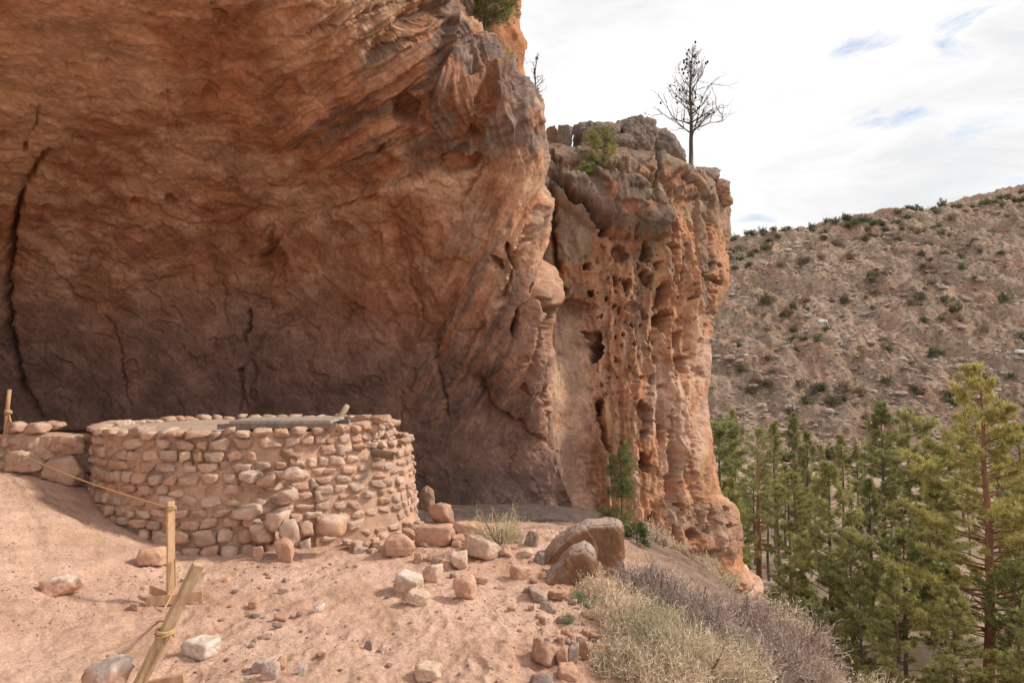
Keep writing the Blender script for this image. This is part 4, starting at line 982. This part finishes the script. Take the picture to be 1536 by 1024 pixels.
# ------------------------------------------------------------------ posts and rope
def postA():
    g = ground_at(257, 905); b0 = g+np.array([0, .0, 0]); root = empty('rope_post', b0, 0); tag(root, 'upright wooden rope post on a crossed plank foot', 'post')
    s = g[1]/F; H = (897-757)*s
    c = np.array([.52, .34, .21]); lt = np.array([.66, .47, .32])
    b = Acc(); box(b, (-.02, 0, H/2+.05), (.062, .045, H), c*1.1, rz=0, ry=-.03, pre=.7); b.build('upright', M_wood, root, False)
    b = Acc(); box(b, (.04, -.02, .05), (.46, .035, .085), c, rz=.22, ry=-.06); b.build('foot', M_wood, root, False)
    b = Acc(); box(b, (-.13, .10, .06), (.34, .035, .08), c*.9, rz=-.5, ry=.1); b.build('foot', M_wood, root, False)
    return b0, s, H
A0, As, AH = postA()
def postB():
    g = ground_at(222, 1021); g = g+np.array([0, -.12, -.02]); root = empty('rope_post', g); tag(root, 'leaning wooden rope post tied with rope at the bottom left', 'post')
    c = np.array([.46, .33, .21]); top = P(292, 850, g[1]-.1)-g; L = np.linalg.norm(top); an = math.atan2(top[0], top[2])
    b = Acc(); box(b, top/2, (.066, .05, L), c, ry=an, rz=0, rx=.0, pre=.75); b.build('upright', M_wood, root, False)
    b = Acc(); box(b, (-.12, .02, .02), (.32, .04, .085), np.array([.5, .31, .19]), rz=-.5, ry=.35); b.build('foot', M_wood, root, False)
    b = Acc(); box(b, (.13, .06, .03), (.26, .04, .07), np.array([.5, .31, .19]), rz=.2, ry=-.15); b.build('foot', M_wood, root, False)
    return g, top
B0, Btop = postB()
def postC():
    g = P(6, 668, 9.2); top = P(14, 584, 9.2); root = empty('rope_post', g); tag(root, 'thin wooden rope post at the far left edge behind the low wall', 'post')
    b = Acc(); pts = np.stack([(top-g)*t for t in np.linspace(-.25, 1, 5)]); b.tubes(pts[None], np.full((1, 5), .026), np.array([.40, .25, .15]), 6); b.build('upright', M_wood, root)
    b = Acc(); box(b, (-.05, 0, .02), (.3, .06, .1), np.array([.14, .10, .08])); b.build('foot', M_wood, root, False)
    return top, g
Ctop, C0 = postC()
def rope(points, rad, label, sag=0, coils=()):
    ac = Acc(); pts = np.array(points, float)
    seg = np.concatenate([[0], np.cumsum(np.linalg.norm(np.diff(pts, axis=0), axis=1))]); t = np.linspace(0, seg[-1], 60)
    q = np.stack([np.interp(t, seg, pts[:, k]) for k in range(3)], -1); q[:, 2] -= sag*np.sin(np.linspace(0, math.pi, 60))
    ac.tubes(q[None], np.full((1, 60), rad), np.array([.6, .38, .16]), 6)
    for (c, R_, n) in coils:
        th = np.linspace(0, n*2*math.pi, n*14); cc = np.asarray(c)
        w = v3(cc[0]+R_*np.cos(th), cc[1]+R_*np.sin(th), cc[2]+np.linspace(-.02, .02, len(th))+.006*np.sin(th*1.3)); ac.tubes(w[None], np.full((1, len(th)), rad*1.1), np.array([.5, .3, .13]), 6)
    tag(ac.build('rope', M_rope, recenter=pts[0]), label, 'rope')
pA = A0+np.array([-.02-.02, -.01, AH-.01])
rope([P(8, 665, 9.1), P(14, 672, 9.0), pA], .0075, 'taut yellow rope running along the low wall to the upright post', .05, [(pA+np.array([.01, .01, 0]), .042, 2)])
mB = B0+Btop*.48
rope([A0+np.array([.03, -.02, AH*.47]), A0+np.array([.05, -.03, .15]), A0+np.array([.035, -.3, -.05]), mB+np.array([0, .04, .06]), mB+np.array([.04, -.03, 0]), B0+Btop*.1+np.array([.02, -.05, 0])], .0085, 'slack rope hanging from the upright post and tied round the leaning one', 0, [(mB+np.array([0, 0, 0]), .052, 3)])
rope([Ctop+np.array([0, 0, -.3]), Ctop+np.array([.1, 0, -.62]), Ctop+np.array([.35, -.1, -.72])], .012, 'short rope knotted to the thin post at the far left edge', .02, [(Ctop+np.array([0, 0, -.3]), .035, 3)])

# ------------------------------------------------------------------ plants
def tufts(ac, cen, outd, nper, length, width, colr, rs, spread=1., up=.3):
    """needle tufts: thin triangles radiating from each centre"""
    n = len(cen); c = np.repeat(cen, nper, 0); o = np.repeat(outd, nper, 0)
    d = rs.normal(size=(n*nper, 3))*spread+o+np.array([0, 0, up]); d /= np.linalg.norm(d, axis=1)[:, None]
    L = length*rs.uniform(.6, 1.25, n*nper)[:, None]
    side = np.cross(d, rs.normal(size=(n*nper, 3))); side /= np.linalg.norm(side, axis=1)[:, None]+1e-9
    w = width*rs.uniform(.7, 1.3, n*nper)[:, None]
    st = c+d*L*rs.uniform(.0, .35, n*nper)[:, None]
    V = np.stack([st-side*w*.35, st+d*L*.55+side*w*.6, st+d*L, ], 1).reshape(-1, 3)
    Fc = np.arange(n*nper*3).reshape(-1, 3)
    shade = np.repeat(rs.uniform(.7, 1.3, n), nper)[:, None]*rs.uniform(.8, 1.2, n*nper)[:, None]
    cc = np.repeat(colr if np.ndim(colr) == 2 else np.tile(colr, (n, 1)), nper, 0)*shade
    ac.add(V, Fc, np.repeat(cc, 3, 0))
def pine(seed, H, W, base=.3, gap=.3, leaf=(.085, .115, .04), bark=(.16, .10, .075), nb=70, dead=8, nper=15, tl=.36, tw=.055, shape='cone', lean=0, forks=0, trad=None):
    rs = np.random.RandomState(seed); root = empty('pine_tree', (0, 0, 0))
    tr = Acc(); K = 16; t = np.linspace(0, 1, K)
    wob = np.cumsum(rs.normal(size=(K, 2))*H*.0025, 0)
    def axis(h): return np.stack([np.interp(h, t*H, wob[:, 0])+lean*h, np.interp(h, t*H, wob[:, 1]), h], -1)
    R0 = trad or H*.0145
    tr.tubes(axis(t*H)[None], (R0*(1-t)**.8+.02)[None], np.array(bark), 9)
    cr = Acc(); C = []; O = []
    def limb(p0, az, L, rise, droopy, rad, leafy):
        K2 = 7; s = np.linspace(0, 1, K2)
        ce, se = math.cos(az), math.sin(az); bend = rs.normal()*.15*L
        q = p0+v3(ce*L*s-se*bend*s*s, se*L*s+ce*bend*s*s, L*(rise*s+droopy*s*s))
        q = q+rs.normal(size=q.shape)*L*.015
        tr.tubes(q[None], (rad*(1-.8*s))[None], np.array(bark)*.8, 4)
        # side twigs
        m = max(3, int(L*2.6))
        for _ in range(m):
            u = rs.uniform(.5, 1) if leafy else rs.uniform(.3, 1); i = min(u*(K2-1), K2-1.001); p = q[int(i)]*(1-(i % 1))+q[min(int(i)+1, K2-1)]*(i % 1)
            a2 = az+rs.choice([-1, 1])*rs.uniform(.4, 1.1); l2 = L*rs.uniform(.15, .34)*(1.25-u*.6)
            e = p+np.array([math.cos(a2)*l2, math.sin(a2)*l2, l2*rs.uniform(.0, .45)])
            tr.tubes(np.stack([p, (p+e)/2+rs.normal(size=3)*.03*l2, e])[None], np.array([[rad*.35, rad*.28, rad*.12]]), np.array(bark)*.75, 3)
            if leafy:
                for w_ in np.linspace(.3, 1, max(1, int(l2/.38))):
                    C.append(p+(e-p)*w_+rs.normal(size=3)*.09); O.append((e-p)/l2*.8)
        if leafy:
            for u in np.linspace(.62, 1, max(2, int(L*1.5))):
                i = min(u*(K2-1), K2-1.001); p = q[int(i)]*(1-(i % 1))+q[int(i)+1]*(i % 1); C.append(p+rs.normal(size=3)*.08); O.append(np.array([ce, se, .3])*.8)
    for k in range(nb):
        f = base+(1-base)*(k+.5)/nb; f = min(.995, f+rs.uniform(-.01, .01)); g = (f-base)/(1-base)
        if shape == 'cone': prof = (1-g)**.75*min(1, .45+g*3.5)+.05
        elif shape == 'round': prof = max(.14, math.sin(math.pi*min(1, .12+.86*g))**.6)
        elif shape == 'ragged': prof = (1-g)**.6*rs.uniform(.45, 1.15)+.08
        else: prof = max(.1, (1-g)**.5*min(1, .35+g*2))
        if rs.rand() < gap*(1-g): continue
        L = W/2*prof*rs.uniform(.4, 1.25)
        limb(axis(f*H), rs.uniform(0, 2*math.pi), L, .02+.5*g, .18, R0*.22*(1-f)+.02, True)
    for k in range(dead):
        f = rs.uniform(.12, base+.1); limb(axis(f*H), rs.uniform(0, 6.28), W/2*rs.uniform(.25, .75), rs.uniform(-.15, .15), -.12, R0*.12+.015, False)
    C.append(axis(H*.995)); O.append(np.array([0, 0, 1.]))
    C = np.array(C); O = np.array(O)
    lc = np.array(leaf)*(1+.35*fbm(C*.5+seed, 2, seed % 20)[:, None])
    tufts(cr, C, O, nper, tl, tw, lc, rs, .75)
    tr.build('trunk', M_bark, root); cr.build('crown', M_leaf, root, False)
    root['_H'] = H
    return root
G1 = (.31, .30, .13); G2 = (.37, .345, .14); G3 = (.46, .40, .15); G4 = (.27, .275, .11)
BR = (.15, .11, .09); BRR = (.27, .13, .08)
PROT = dict(
 big=(pine(1, 28, 12.5, .20, .12, G3, BRR, 170, 18, 32, .42, .085, 'ragged', lean=-.015, trad=.48), 'tall'),
 full=(pine(2, 21, 9.6, .14, .2, G2, BR, 150, 14, 32, .42, .085, 'cone'), ''),
 slim=(pine(3, 22, 5.0, .42, .15, G1, BR, 95, 14, 32, .42, .085, 'cone'), ''),
 slim2=(pine(4, 22, 4.6, .5, .25, G2, BR, 75, 16, 32, .42, .085, 'ragged'), ''),
 red=(pine(5, 24, 6.6, .45, .5, G1, BRR, 80, 60, 15, .46, .08, 'ragged', trad=.44), ''),
 mid=(pine(6, 20, 7.8, .34, .2, G2, BR, 110, 14, 32, .42, .085, 'round'), ''),
 dark=(pine(7, 18, 7.4, .24, .2, G4, BR, 110, 10, 32, .42, .085, 'round'), ''),
 tall=(pine(8, 24, 7.6, .36, .2, G1, BR, 120, 16, 32, .42, .085, 'cone'), ''),
 pole=(pine(9, 18, 2.6, .72, .3, G4, (.12, .09, .075), 46, 30, 14, .46, .08, 'ragged'), ''))
used = set()
def place_pine(kind, px, top, Y, rz, label, group='ponderosa pines on the canyon floor'):
    src, _ = PROT[kind]; H0 = src['_H']; tp = P(px, top, Y); zb = float(terrain(tp[0], Y))-.2; sc = (tp[2]-zb)/H0
    if kind in used: o = copytree(src, (tp[0], Y, zb), rz, sc)
    else: o = src; used.add(kind); o.location = (tp[0], Y, zb); o.rotation_euler = (0, 0, rz); o.scale = (sc,)*3
    tag(o, label, 'pine tree', group)
PT = [('big', 1462, 553, 62, 0, 'tallest yellow green pine with a thick red trunk at the right'),
 ('full', 1242, 697, 70, 1, 'full broad pine with a dark trunk at the front centre of the grove'),
 ('red', 1135, 645, 78, 2, 'thick red trunked pine with bare dead limbs beside the cliff foot'),
 ('tall', 1325, 606, 88, 1.2, 'tall dense pine with dark stem left of the tallest yellow green one'),
 ('mid', 1362, 622, 96, 3, 'open crowned pine just right of the tall dense one'),
 ('slim', 1188, 622, 120, 0, 'slender dark pine rising between red trunk and broad pine'),
 ('slim2', 1160, 634, 125, 1, 'thin ragged pine left of the slender dark one'),
 ('slim', 1210, 648, 110, 2.4, 'narrow pine right of the slender dark one'),
 ('mid', 1182, 714, 82, .7, 'shorter bushy pine right of the red dead limbed trunk'),
 ('slim2', 1262, 655, 118, 4, 'thin pine with pale crown behind the broad one'),
 ('dark', 1078, 640, 90, 2, 'bushy pale green pine half hidden by the cliff tower'),
 ('slim2', 1100, 616, 150, 2.2, 'small distant pine at the cliff edge with a bare lower stem'),
 ('dark', 1352, 800, 66, 1.5, 'low dark green pine in the shade left of the thick red trunk'),
 ('mid', 1400, 690, 84, 5, 'medium pine close behind the left side of the yellow green one'),
 ('tall', 1300, 720, 76, 4.4, 'mid height pine right of the broad one'),
 ('full', 1545, 690, 74, 2, 'pine cut off by the right edge of the picture'),
 ('dark', 1530, 640, 130, 3, 'distant round pine near the right edge'),
 ('mid', 1440, 640, 135, 1, 'distant pine showing behind the upper crown of the yellow green one'),
 ('full', 1090, 720, 76, 3.5, 'dark lower pine beside the foot of the cliff tower'),
 ('slim', 1285, 668, 140, 5, 'distant slim pine between broad and tall pines'),
 ('slim2', 1232, 668, 150, 2, 'distant thin pine above the broad one on its left'),
 ('tall', 1495, 700, 100, 2, 'shaded pine right of the thick red trunk'),
 ('mid', 1130, 700, 110, 3.3, 'dim pine behind the red dead limbed trunk'),
 ('dark', 1415, 850, 66, 3.3, 'low bushy pine touching the left side of the thick red trunk'),
 ('full', 1290, 860, 62, 5.1, 'low pine at the bottom right of the broad one'),
 ('dark', 1215, 905, 60, 2.1, 'low dark pine just above the grey brush'),
 ('full', 1345, 850, 56, .4, 'dark full pine at the bottom between broad pine and thick red trunk'),
 ('dark', 1522, 850, 58, 1.9, 'low pine at the bottom right corner'),
 ('mid', 1182, 850, 70, 5.6, 'low pine with open crown right of the cliff foot'),
 ('full', 1425, 880, 54, 2.6, 'low full pine at the bottom edge just left of the thick red trunk'),
 ('mid', 1392, 770, 74, 4.1, 'shaded middle pine left of the yellow green one'),
 ('mid', 1275, 800, 66, 3.4, 'bushy pine low between the broad and the tall dense one'),
 ('full', 1545, 900, 52, .8, 'low full pine in the extreme bottom right corner'),
 ('slim', 1500, 640, 150, 4.1, 'distant slim pine beyond the top of the yellow green one')]
for k, a in enumerate(PT): place_pine(*a)
rs = np.random.RandomState(61)
for (px, tp, Y) in [(1150, 720, 100), (1166, 735, 95), (1176, 700, 120), (1198, 745, 92), (1222, 730, 105), (1300, 760, 90), (1335, 742, 98), (1378, 760, 84), (1392, 735, 110), (1425, 745, 92), (1512, 740, 88), (1208, 700, 130), (1276, 740, 115), (1120, 740, 98), (1450, 720, 120)]:
    place_pine('pole', px, tp, Y, rs.uniform(0, 6), 'thin dark pole pine with a bare stem in the middle of the grove', 'thin pole pines between the larger ones')

# bare and small trees -----------------------------------------
def bare_tree(name, base, top, seed, rad, spread, label, cone=True, c=(.14, .11, .10), levels=3, nb=44):
    rs = np.random.RandomState(seed); root = empty(name, base); H = np.linalg.norm(top-base)
    ax = (top-base)/H; K = 12; t = np.linspace(0, 1, K); q = ax*(t*H)[:, None]+np.cumsum(rs.normal(size=(K, 3))*H*.006, 0)
    a = Acc(); a.tubes(q[None], (rad*(1-t)**.9+.006)[None], np.array(c), 8); a.build('trunk', M_bark, root)
    b = Acc(); tips = []
    def br(p, d, L, r, lv):
        K2 = 6; s = np.linspace(0, 1, K2); d = d/np.linalg.norm(d); cur = p.copy(); pts = [p]
        for i in range(K2-1):
            d = d+rs.normal(size=3)*.18+np.array([0, 0, .09]); d /= np.linalg.norm(d); cur = cur+d*L/(K2-1); pts.append(cur)
        pts = np.array(pts); b.tubes(pts[None], (r*(1-.75*s))[None], np.array(c)*.95, 4); tips.append(pts[-1])
        if lv > 0:
            for _ in range(5 if lv > 1 else 4):
                i = rs.randint(1, K2); dd = d+rs.normal(size=3)*.7; br(pts[i], dd, L*rs.uniform(.35, .6), r*.5, lv-1)
    for k in range(nb):
        f = .2+.78*(k/nb)**.9; i = f*(K-1); p = q[int(i)]*(1-i % 1)+q[min(int(i)+1, K-1)]*(i % 1)
        az = rs.uniform(0, 6.28); L = spread*H*(1.05-f)*rs.uniform(.6, 1.15)+.1
        br(p, np.array([math.cos(az), math.sin(az), rs.uniform(.2, .8)+f*.6]), L, rad*.38*(1.1-f)+.004, levels-1)
    if cone:
        e = Acc(); V, Fc = ico(1)
        e.add(V*.03+tips[0], Fc, np.array([.10, .08, .07]))
        for p in tips:
            if rs.rand() < .05: e.add(V*np.array([.035, .035, .05])+p, Fc, np.array([.10, .08, .07]))
        b.add(np.concatenate(e.V), np.concatenate(e.F), np.concatenate(e.C))
    b.build('branches', M_bark, root)
    tag(root, label, 'dead tree'); return root
bare_tree('dead_tree', P(1036, 250, 20.2), P(1042, 72, 20.2), 5, .065, .40, 'tall leafless dead pine with small cones standing on the tower top')
bare_tree('dead_tree', P(800, 195, 17.), P(806, 82, 17.), 8, .03, .22, 'small spindly dead tree on the brow left of the tower', levels=2, nb=20)
def conifer(name, base, H, W, seed, leaf, label, cat='conifer', n=900, tl=.1, tw=.014, shape='cone', bark=(.15, .1, .08), stem=True, nper=12):
    rs = np.random.RandomState(seed); root = empty(name, base)
    a = Acc(); t = np.linspace(0, 1, 8)
    a.tubes(np.stack([.02*H*np.sin(t*3), 0*t, t*H], -1)[None], (H*.014*(1-t)+.006)[None], np.array(bark), 6)
    C = []; O = []
    for k in range(n//12):
        f = rs.uniform(.06, .98); prof = (1-f)**.7*(.6+.4*rs.rand()) if shape == 'cone' else math.sin(math.pi*(.15+.8*f))**.5*rs.uniform(.6, 1.1)
        az = rs.uniform(0, 6.28); L = W/2*prof+.04; p = np.array([0, 0, f*H]); e = p+np.array([math.cos(az)*L, math.sin(az)*L, L*rs.uniform(.05, .6)])
        a.tubes(np.stack([p, (p+e)/2-np.array([0, 0, .04*L]), e])[None], np.array([[.008, .006, .003]])*max(1, H/2), np.array(bark), 3)
        for u in rs.uniform(.25, 1.05, 12): C.append(p+(e-p)*u+rs.normal(size=3)*W*.035); O.append((e-p)/L)
    a.build('trunk', M_bark, root); b = Acc(); C = np.array(C); O = np.array(O)
    tufts(b, C, O, nper, tl, tw, np.array(leaf)*(1+.4*fbm(C*2, 2, 5)[:, None]), rs, .7); b.build('crown', M_leaf, root, False)
    tag(root, label, cat); return root
g = P(930, 850, 11.5); conifer('young_pine', g, 2.05, .85, 31, (.2, .215, .09), 'slim young green conifer growing at the foot of the cliff tower behind the slab', n=420, tl=.11, tw=.013)
g = P(905, 262, 18.8); conifer('young_pine', g, 1.25, 1.0, 33, (.32, .33, .13), 'yellow green sapling growing on the ledge near the tower top', n=420, tl=.10, tw=.014, shape='round')
g = P(878, 268, 18.3); conifer('green_bush', g, .35, .4, 35, (.34, .34, .12), 'tiny yellow green bush on the ledge left of the sapling', 'bush', n=240, tl=.08, tw=.014, shape='round')
g = P(727, 45, 15.5); conifer('juniper_bush', g, 1.6, 1.7, 37, (.2, .21, .09), 'green juniper bush growing on the brow at the top of the picture', 'bush', n=2000, tl=.12, tw=.016, shape='round')
g = P(955, 838, 10.4); conifer('green_bush', g, .45, .35, 39, (.10, .14, .05), 'small green sprig right of the large leaning slab', 'bush', n=140, tl=.08, tw=.011, shape='round')

def brush(name, base, H, W, seed, c, label, n=260, cat='shrub', tip=None, curl=.35, stemr=.0035, up=1., fine=5, lowc=None, group=None, flow=.0):
    """dry brush: many thin branching stems"""
    rs = np.random.RandomState(seed); ac = Acc(); K = 6
    az = rs.uniform(0, 6.28, n); rad = W/2*np.sqrt(rs.uniform(0, 1, n)); tilt = rad/(W/2)
    p0 = v3(np.cos(az)*rad*.35, np.sin(az)*rad*.35, np.zeros(n)); d = v3(np.cos(az)*tilt*.8, np.sin(az)*tilt*.8, up+0*az); d = d+rs.normal(size=d.shape)*.22
    d[:, 0] += flow
    L = H*rs.uniform(.55, 1.1, n)*(1.05-.35*tilt); d /= np.linalg.norm(d, axis=1)[:, None]
    pts = [p0]; cur = p0
    for i in range(K-1):
        d = d+rs.normal(size=d.shape)*curl*.35; d[:, 2] -= .03; d /= np.linalg.norm(d, axis=1)[:, None]; cur = cur+d*(L/(K-1))[:, None]; pts.append(cur)
    pts = np.stack(pts, 1); s = np.linspace(1, .35, K); cc = np.array(c)*rs.uniform(.7, 1.25, n)[:, None]
    if lowc is not None:
        lo = rs.rand(n) < .4; cc[lo] = np.array(lowc)*rs.uniform(.8, 1.2, lo.sum())[:, None]
    ac.tubes(pts, np.tile(stemr*s, (n, 1)), cc)
    m = n*fine; i = rs.randint(0, n, m); k = rs.randint(2, K, m); p = pts[i, k]; dd = rs.normal(size=(m, 3))*.7+np.array([0, 0, .7]); dd /= np.linalg.norm(dd, axis=1)[:, None]
    l = H*rs.uniform(.08, .24, m)[:, None]; q = np.stack([p, p+dd*l*.5, p+dd*l+rs.normal(size=(m, 3))*l*.2], 1)
    tc = np.array(tip if tip is not None else c)*rs.uniform(.7, 1.3, m)[:, None]
    ac.tubes(q, np.tile(np.array([.6, .45, .3])*stemr, (m, 1)), tc)
    kk = rs.rand(m) < .4; tufts(ac, q[kk, 2], np.zeros((kk.sum(), 3)), 1, max(.018, stemr*5), max(.009, stemr*2.5), tc[kk]*1.1, rs, 1.)
    if n > 100:
        j = rs.randint(0, n, max(4, n//14)); ac.tubes(pts[j], np.tile(stemr*3.2*s, (len(j), 1)), np.array([.26, .20, .17]))
    V = np.concatenate(ac.V); me = mesh_np(name, V, np.concatenate(ac.F), np.concatenate(ac.C)); o = link(name, me, M_twig, None, False); o.location = base
    tag(o, label, cat, group); return o
STRAW = (.70, .57, .43); OLIVE = (.60, .51, .37); TWIG = (.46, .36, .31); ORNG = (.60, .38, .20)
g = ground_at(751, 824); brush('rabbitbrush', g, .52, .55, 51, OLIVE, 'dry yellow tuft of rabbitbrush with an orange base on the rock ridge', 120, tip=(.46, .42, .25), lowc=ORNG, stemr=.004, curl=.25)
SH = [ # px, py, H, W, colour, tip, label
 (905, 900, .45, .9, ORNG, STRAW, 'low orange straw shrub below the smaller slab'),
 (940, 940, .62, 1.1, OLIVE, STRAW, 'dense olive straw shrub in the middle of the brush bank'),
 (985, 975, .7, 1.1, OLIVE, (.48, .44, .30), 'large pale olive shrub below the cliff foot brush'),
 (1030, 1010, .7, 1.1, STRAW, OLIVE, 'pale straw shrub near the bottom edge of the brush bank'),
 (940, 1010, .5, .9, (.36, .30, .20), OLIVE, 'brownish shrub at the left foot of the brush bank'),
 (960, 890, .6, .9, TWIG, (.36, .29, .26), 'grey twiggy shrub right of the large leaning slab'),
 (1010, 930, .8, 1.0, TWIG, (.36, .30, .27), 'leafless grey twig shrub in front of the tower foot'),
 (1075, 985, .85, 1.2, TWIG, (.33, .27, .25), 'tangled grey brown brush right of the pale olive shrub'),
 (1095, 1022, .7, 1.1, STRAW, OLIVE, 'straw coloured brush at the bottom edge right of centre'),
 (1150, 1015, .8, 1.2, TWIG, (.36, .29, .25), 'grey brush clump in the lower right bank'),
 (1210, 1022, .65, 1.1, STRAW, TWIG, 'low straw and twig clump at the end of the bank'),
 (875, 870, .4, .6, ORNG, STRAW, 'short orange grass tuft against the smaller slab'),
 (925, 965, .35, .6, STRAW, STRAW, 'short pale grass clump left of the olive shrub'),
 (1050, 950, .8, .9, TWIG, TWIG, 'bare purple grey shrub against the orange tower foot'),
 (1000, 1040, .5, .9, OLIVE, STRAW, 'olive tuft cut by the bottom edge'),
 (985, 900, .75, .8, (.34, .28, .26), TWIG, 'fine bare shrub at the right end of the slab')]
for i, (px, py, H, W, c, tip, lab) in enumerate(SH):
    g = ground_at(px, min(py, 1050)); twg = c == TWIG or tip == TWIG
    brush('dry_shrub', g-np.array([0, 0, .05]), H*.66, W*.85, 60+i, c, lab, 330 if not twg else 200, tip=tip, curl=.5 if not twg else .7, stemr=.0032 if not twg else .0045, group='dry shrubs on the bank', fine=7 if not twg else 6)
rs = np.random.RandomState(71)
for i in range(12):                                              # farther down the bank
    y = rs.uniform(5, 16); x = xe(y)+rs.uniform(1.2, 3.2); z = float(terrain(x, y))
    brush('dry_shrub', (x, y, z-.05), rs.uniform(.3, .6), rs.uniform(.9, 1.4), 90+i, (TWIG, STRAW, (.33, .27, .22))[i % 3], 'dry brush clump on the steep slope below the terrace', 170, tip=(TWIG, OLIVE, STRAW)[i % 3], curl=.6, stemr=.006, group='brush on the slope below the terrace')
for (px, py, H) in ((868, 903, .14), (852, 935, .1), (886, 912, .12)):
    g = ground_at(px, py); brush('herb_tuft', g, H, H*1.4, int(px), (.30, .33, .20), 'small grey green herb tuft between the stones and dry shrubs', 60, 'herb', stemr=.003, group='small herb tufts')
# twigs of dead brush on the ledge near the top
for (px, py, Y, H, lab) in ((838, 272, 18.3, .7, 'bare reddish twigs in the cleft left of the tower ledge'), (826, 232, 19.2, .6, 'bare twigs below the pointed rock on the tower top')):
    brush('dead_brush', P(px, py, Y), H, H*1.1, int(px), (.22, .15, .12), lab, 30, 'dead brush', stemr=.008, curl=.8)
brush('dry_grass', P(752, 108, 15.6), .7, 1.0, 5, (.5, .36, .2), 'tuft of dry yellow grass on the brow below the rock spire', 160, 'grass tuft', stemr=.008)

# bushes on the far hill ----------------------------------------
def hill_bushes():
    rs = np.random.RandomState(88); protos = []
    for k in range(7):
        C = rs.normal(size=(46, 3))*np.array([.42, .42, .34])+np.array([0, 0, .55]); ac = Acc()
        cc = [(.14, .135, .075), (.17, .16, .09), (.125, .125, .07), (.20, .17, .105), (.24, .18, .14), (.16, .155, .085), (.27, .18, .12)][k]
        tufts(ac, C, np.zeros((46, 3)), 7, .42, .20, np.array(cc), rs, 1., .2)
        V = np.concatenate(ac.V); V[:, 2] = np.maximum(V[:, 2], -.1); me = mesh_np('hill_shrub', V, np.concatenate(ac.F), np.concatenate(ac.C)); me.materials.append(M_leaf); protos.append(me)
    def put(x, y, s, k, lab, grp):
        o = bpy.data.objects.new('hill_shrub', protos[k]); col.objects.link(o); o.location = (x, y, max(float(hillz(x, y)), -26.3)-.1*s)
        o.rotation_euler = (0, 0, rs.uniform(0, 6)); o.scale = (s*rs.uniform(.9, 1.25), s, s*rs.uniform(.75, 1.15)); tag(o, lab, 'bush', grp)
    n = 0
    while n < 215:
        u = rs.uniform(.28, .80); y = rs.uniform(235, 500); x = u*y
        if y > crestY(x)-4: continue
        if pn(np.array([x*.03, y*.03, 0]), 5) < rs.uniform(-.5, .3): continue
        put(x, y, rs.uniform(1.7, 3.3)*(1.25 if rs.rand() < .2 else 1), rs.randint(7), 'scrubby juniper or brush dotting the far hillside', 'shrubs dotting the far hillside'); n += 1
    for i in range(84):
        u = rs.uniform(.30, .80); y = 440
        for _ in range(6): y = crestY(u*y)
        y += rs.uniform(-8, 10); put(u*y, y, rs.uniform(2.0, 3.9), rs.choice([0, 1, 2, 3, 5]), 'juniper silhouetted along the skyline of the far hill', 'junipers along the hill crest')
hill_bushes()
def scrub():
    rs = np.random.RandomState(17); n = 5200; y = rs.uniform(225, 500, n); u = rs.uniform(.28, .82, n); x = u*y
    k = (y < crestY(x)-2) & (fbm(v3(x*.02, y*.03, 0.), 3, 15) > rs.uniform(-.6, .3, n)); x, y = x[k], y[k]
    z = np.maximum(hillz(x, y), -26.2); n = len(x); s = rs.uniform(.4, 1.1, n)
    C = np.array([(.30, .21, .16), (.22, .17, .13), (.20, .18, .10), (.36, .26, .17), (.16, .15, .08)])[rs.randint(0, 5, n)]
    m = 5; cen = np.repeat(v3(x, y, z+.3*s), m, 0)+rs.normal(size=(n*m, 3))*np.repeat(s, m)[:, None]*.55
    ac = Acc(); tufts(ac, cen, np.zeros_like(cen), 4, .9, .5, np.repeat(C, m, 0), rs, 1., .3)
    tag(ac.build('scrub', M_leaf, None, False), 'low brown scrub and dry grass covering the far hillside', 'scrub', None, 'stuff')
scrub()
# low brush and fallen logs on the canyon floor
rs = np.random.RandomState(91)
for i in range(60):
    y = rs.uniform(55, 170); x = rs.uniform(.33, .78)*y
    brush('floor_brush', (x, y, float(terrain(x, y))), rs.uniform(.8, 1.6), rs.uniform(1.6, 3.2), 300+i, ((.24, .17, .14), (.30, .22, .14), (.20, .18, .10))[i % 3], 'low brown brush growing among the pines on the canyon floor', 60, stemr=.03, group='brush on the canyon floor')
for i, (px, py, L, a) in enumerate(((1330, 975, 7, .1), (1500, 1003, 6, -.1), (1350, 880, 8, .05), (1290, 985, 6, .15), (1500, 860, 9, 2.2))):
    Y = 27.5*F/(py-576); g = P(px, py, Y); g[2] = float(terrain(g[0], g[1]))+.2
    t = np.linspace(-.5, .5, 6)[:, None]; pts = np.concatenate([np.cos(a)*t*L, np.sin(a)*t*L, .1*t], 1); ac = Acc(); ac.tubes(pts[None], np.linspace(.22, .1, 6)[None], np.array([.25, .2, .17]) if i != 1 else np.array([.5, .42, .36]), 8)
    o = ac.build('fallen_log', M_bark); o.location = g; tag(o, ('dark fallen log left of the thick red trunk', 'pale fallen log right of the thick red trunk base', 'long fallen log between the middle pines', 'fallen log in front of the broad pine', 'slanting fallen log near the right edge')[i], 'log', 'fallen logs on the canyon floor')
for o in bpy.data.objects:
    if '_H' in o: del o['_H']
for k, (o, _) in PROT.items():
    if k not in used:
        for c in list(o.children): bpy.data.objects.remove(c)
        bpy.data.objects.remove(o)
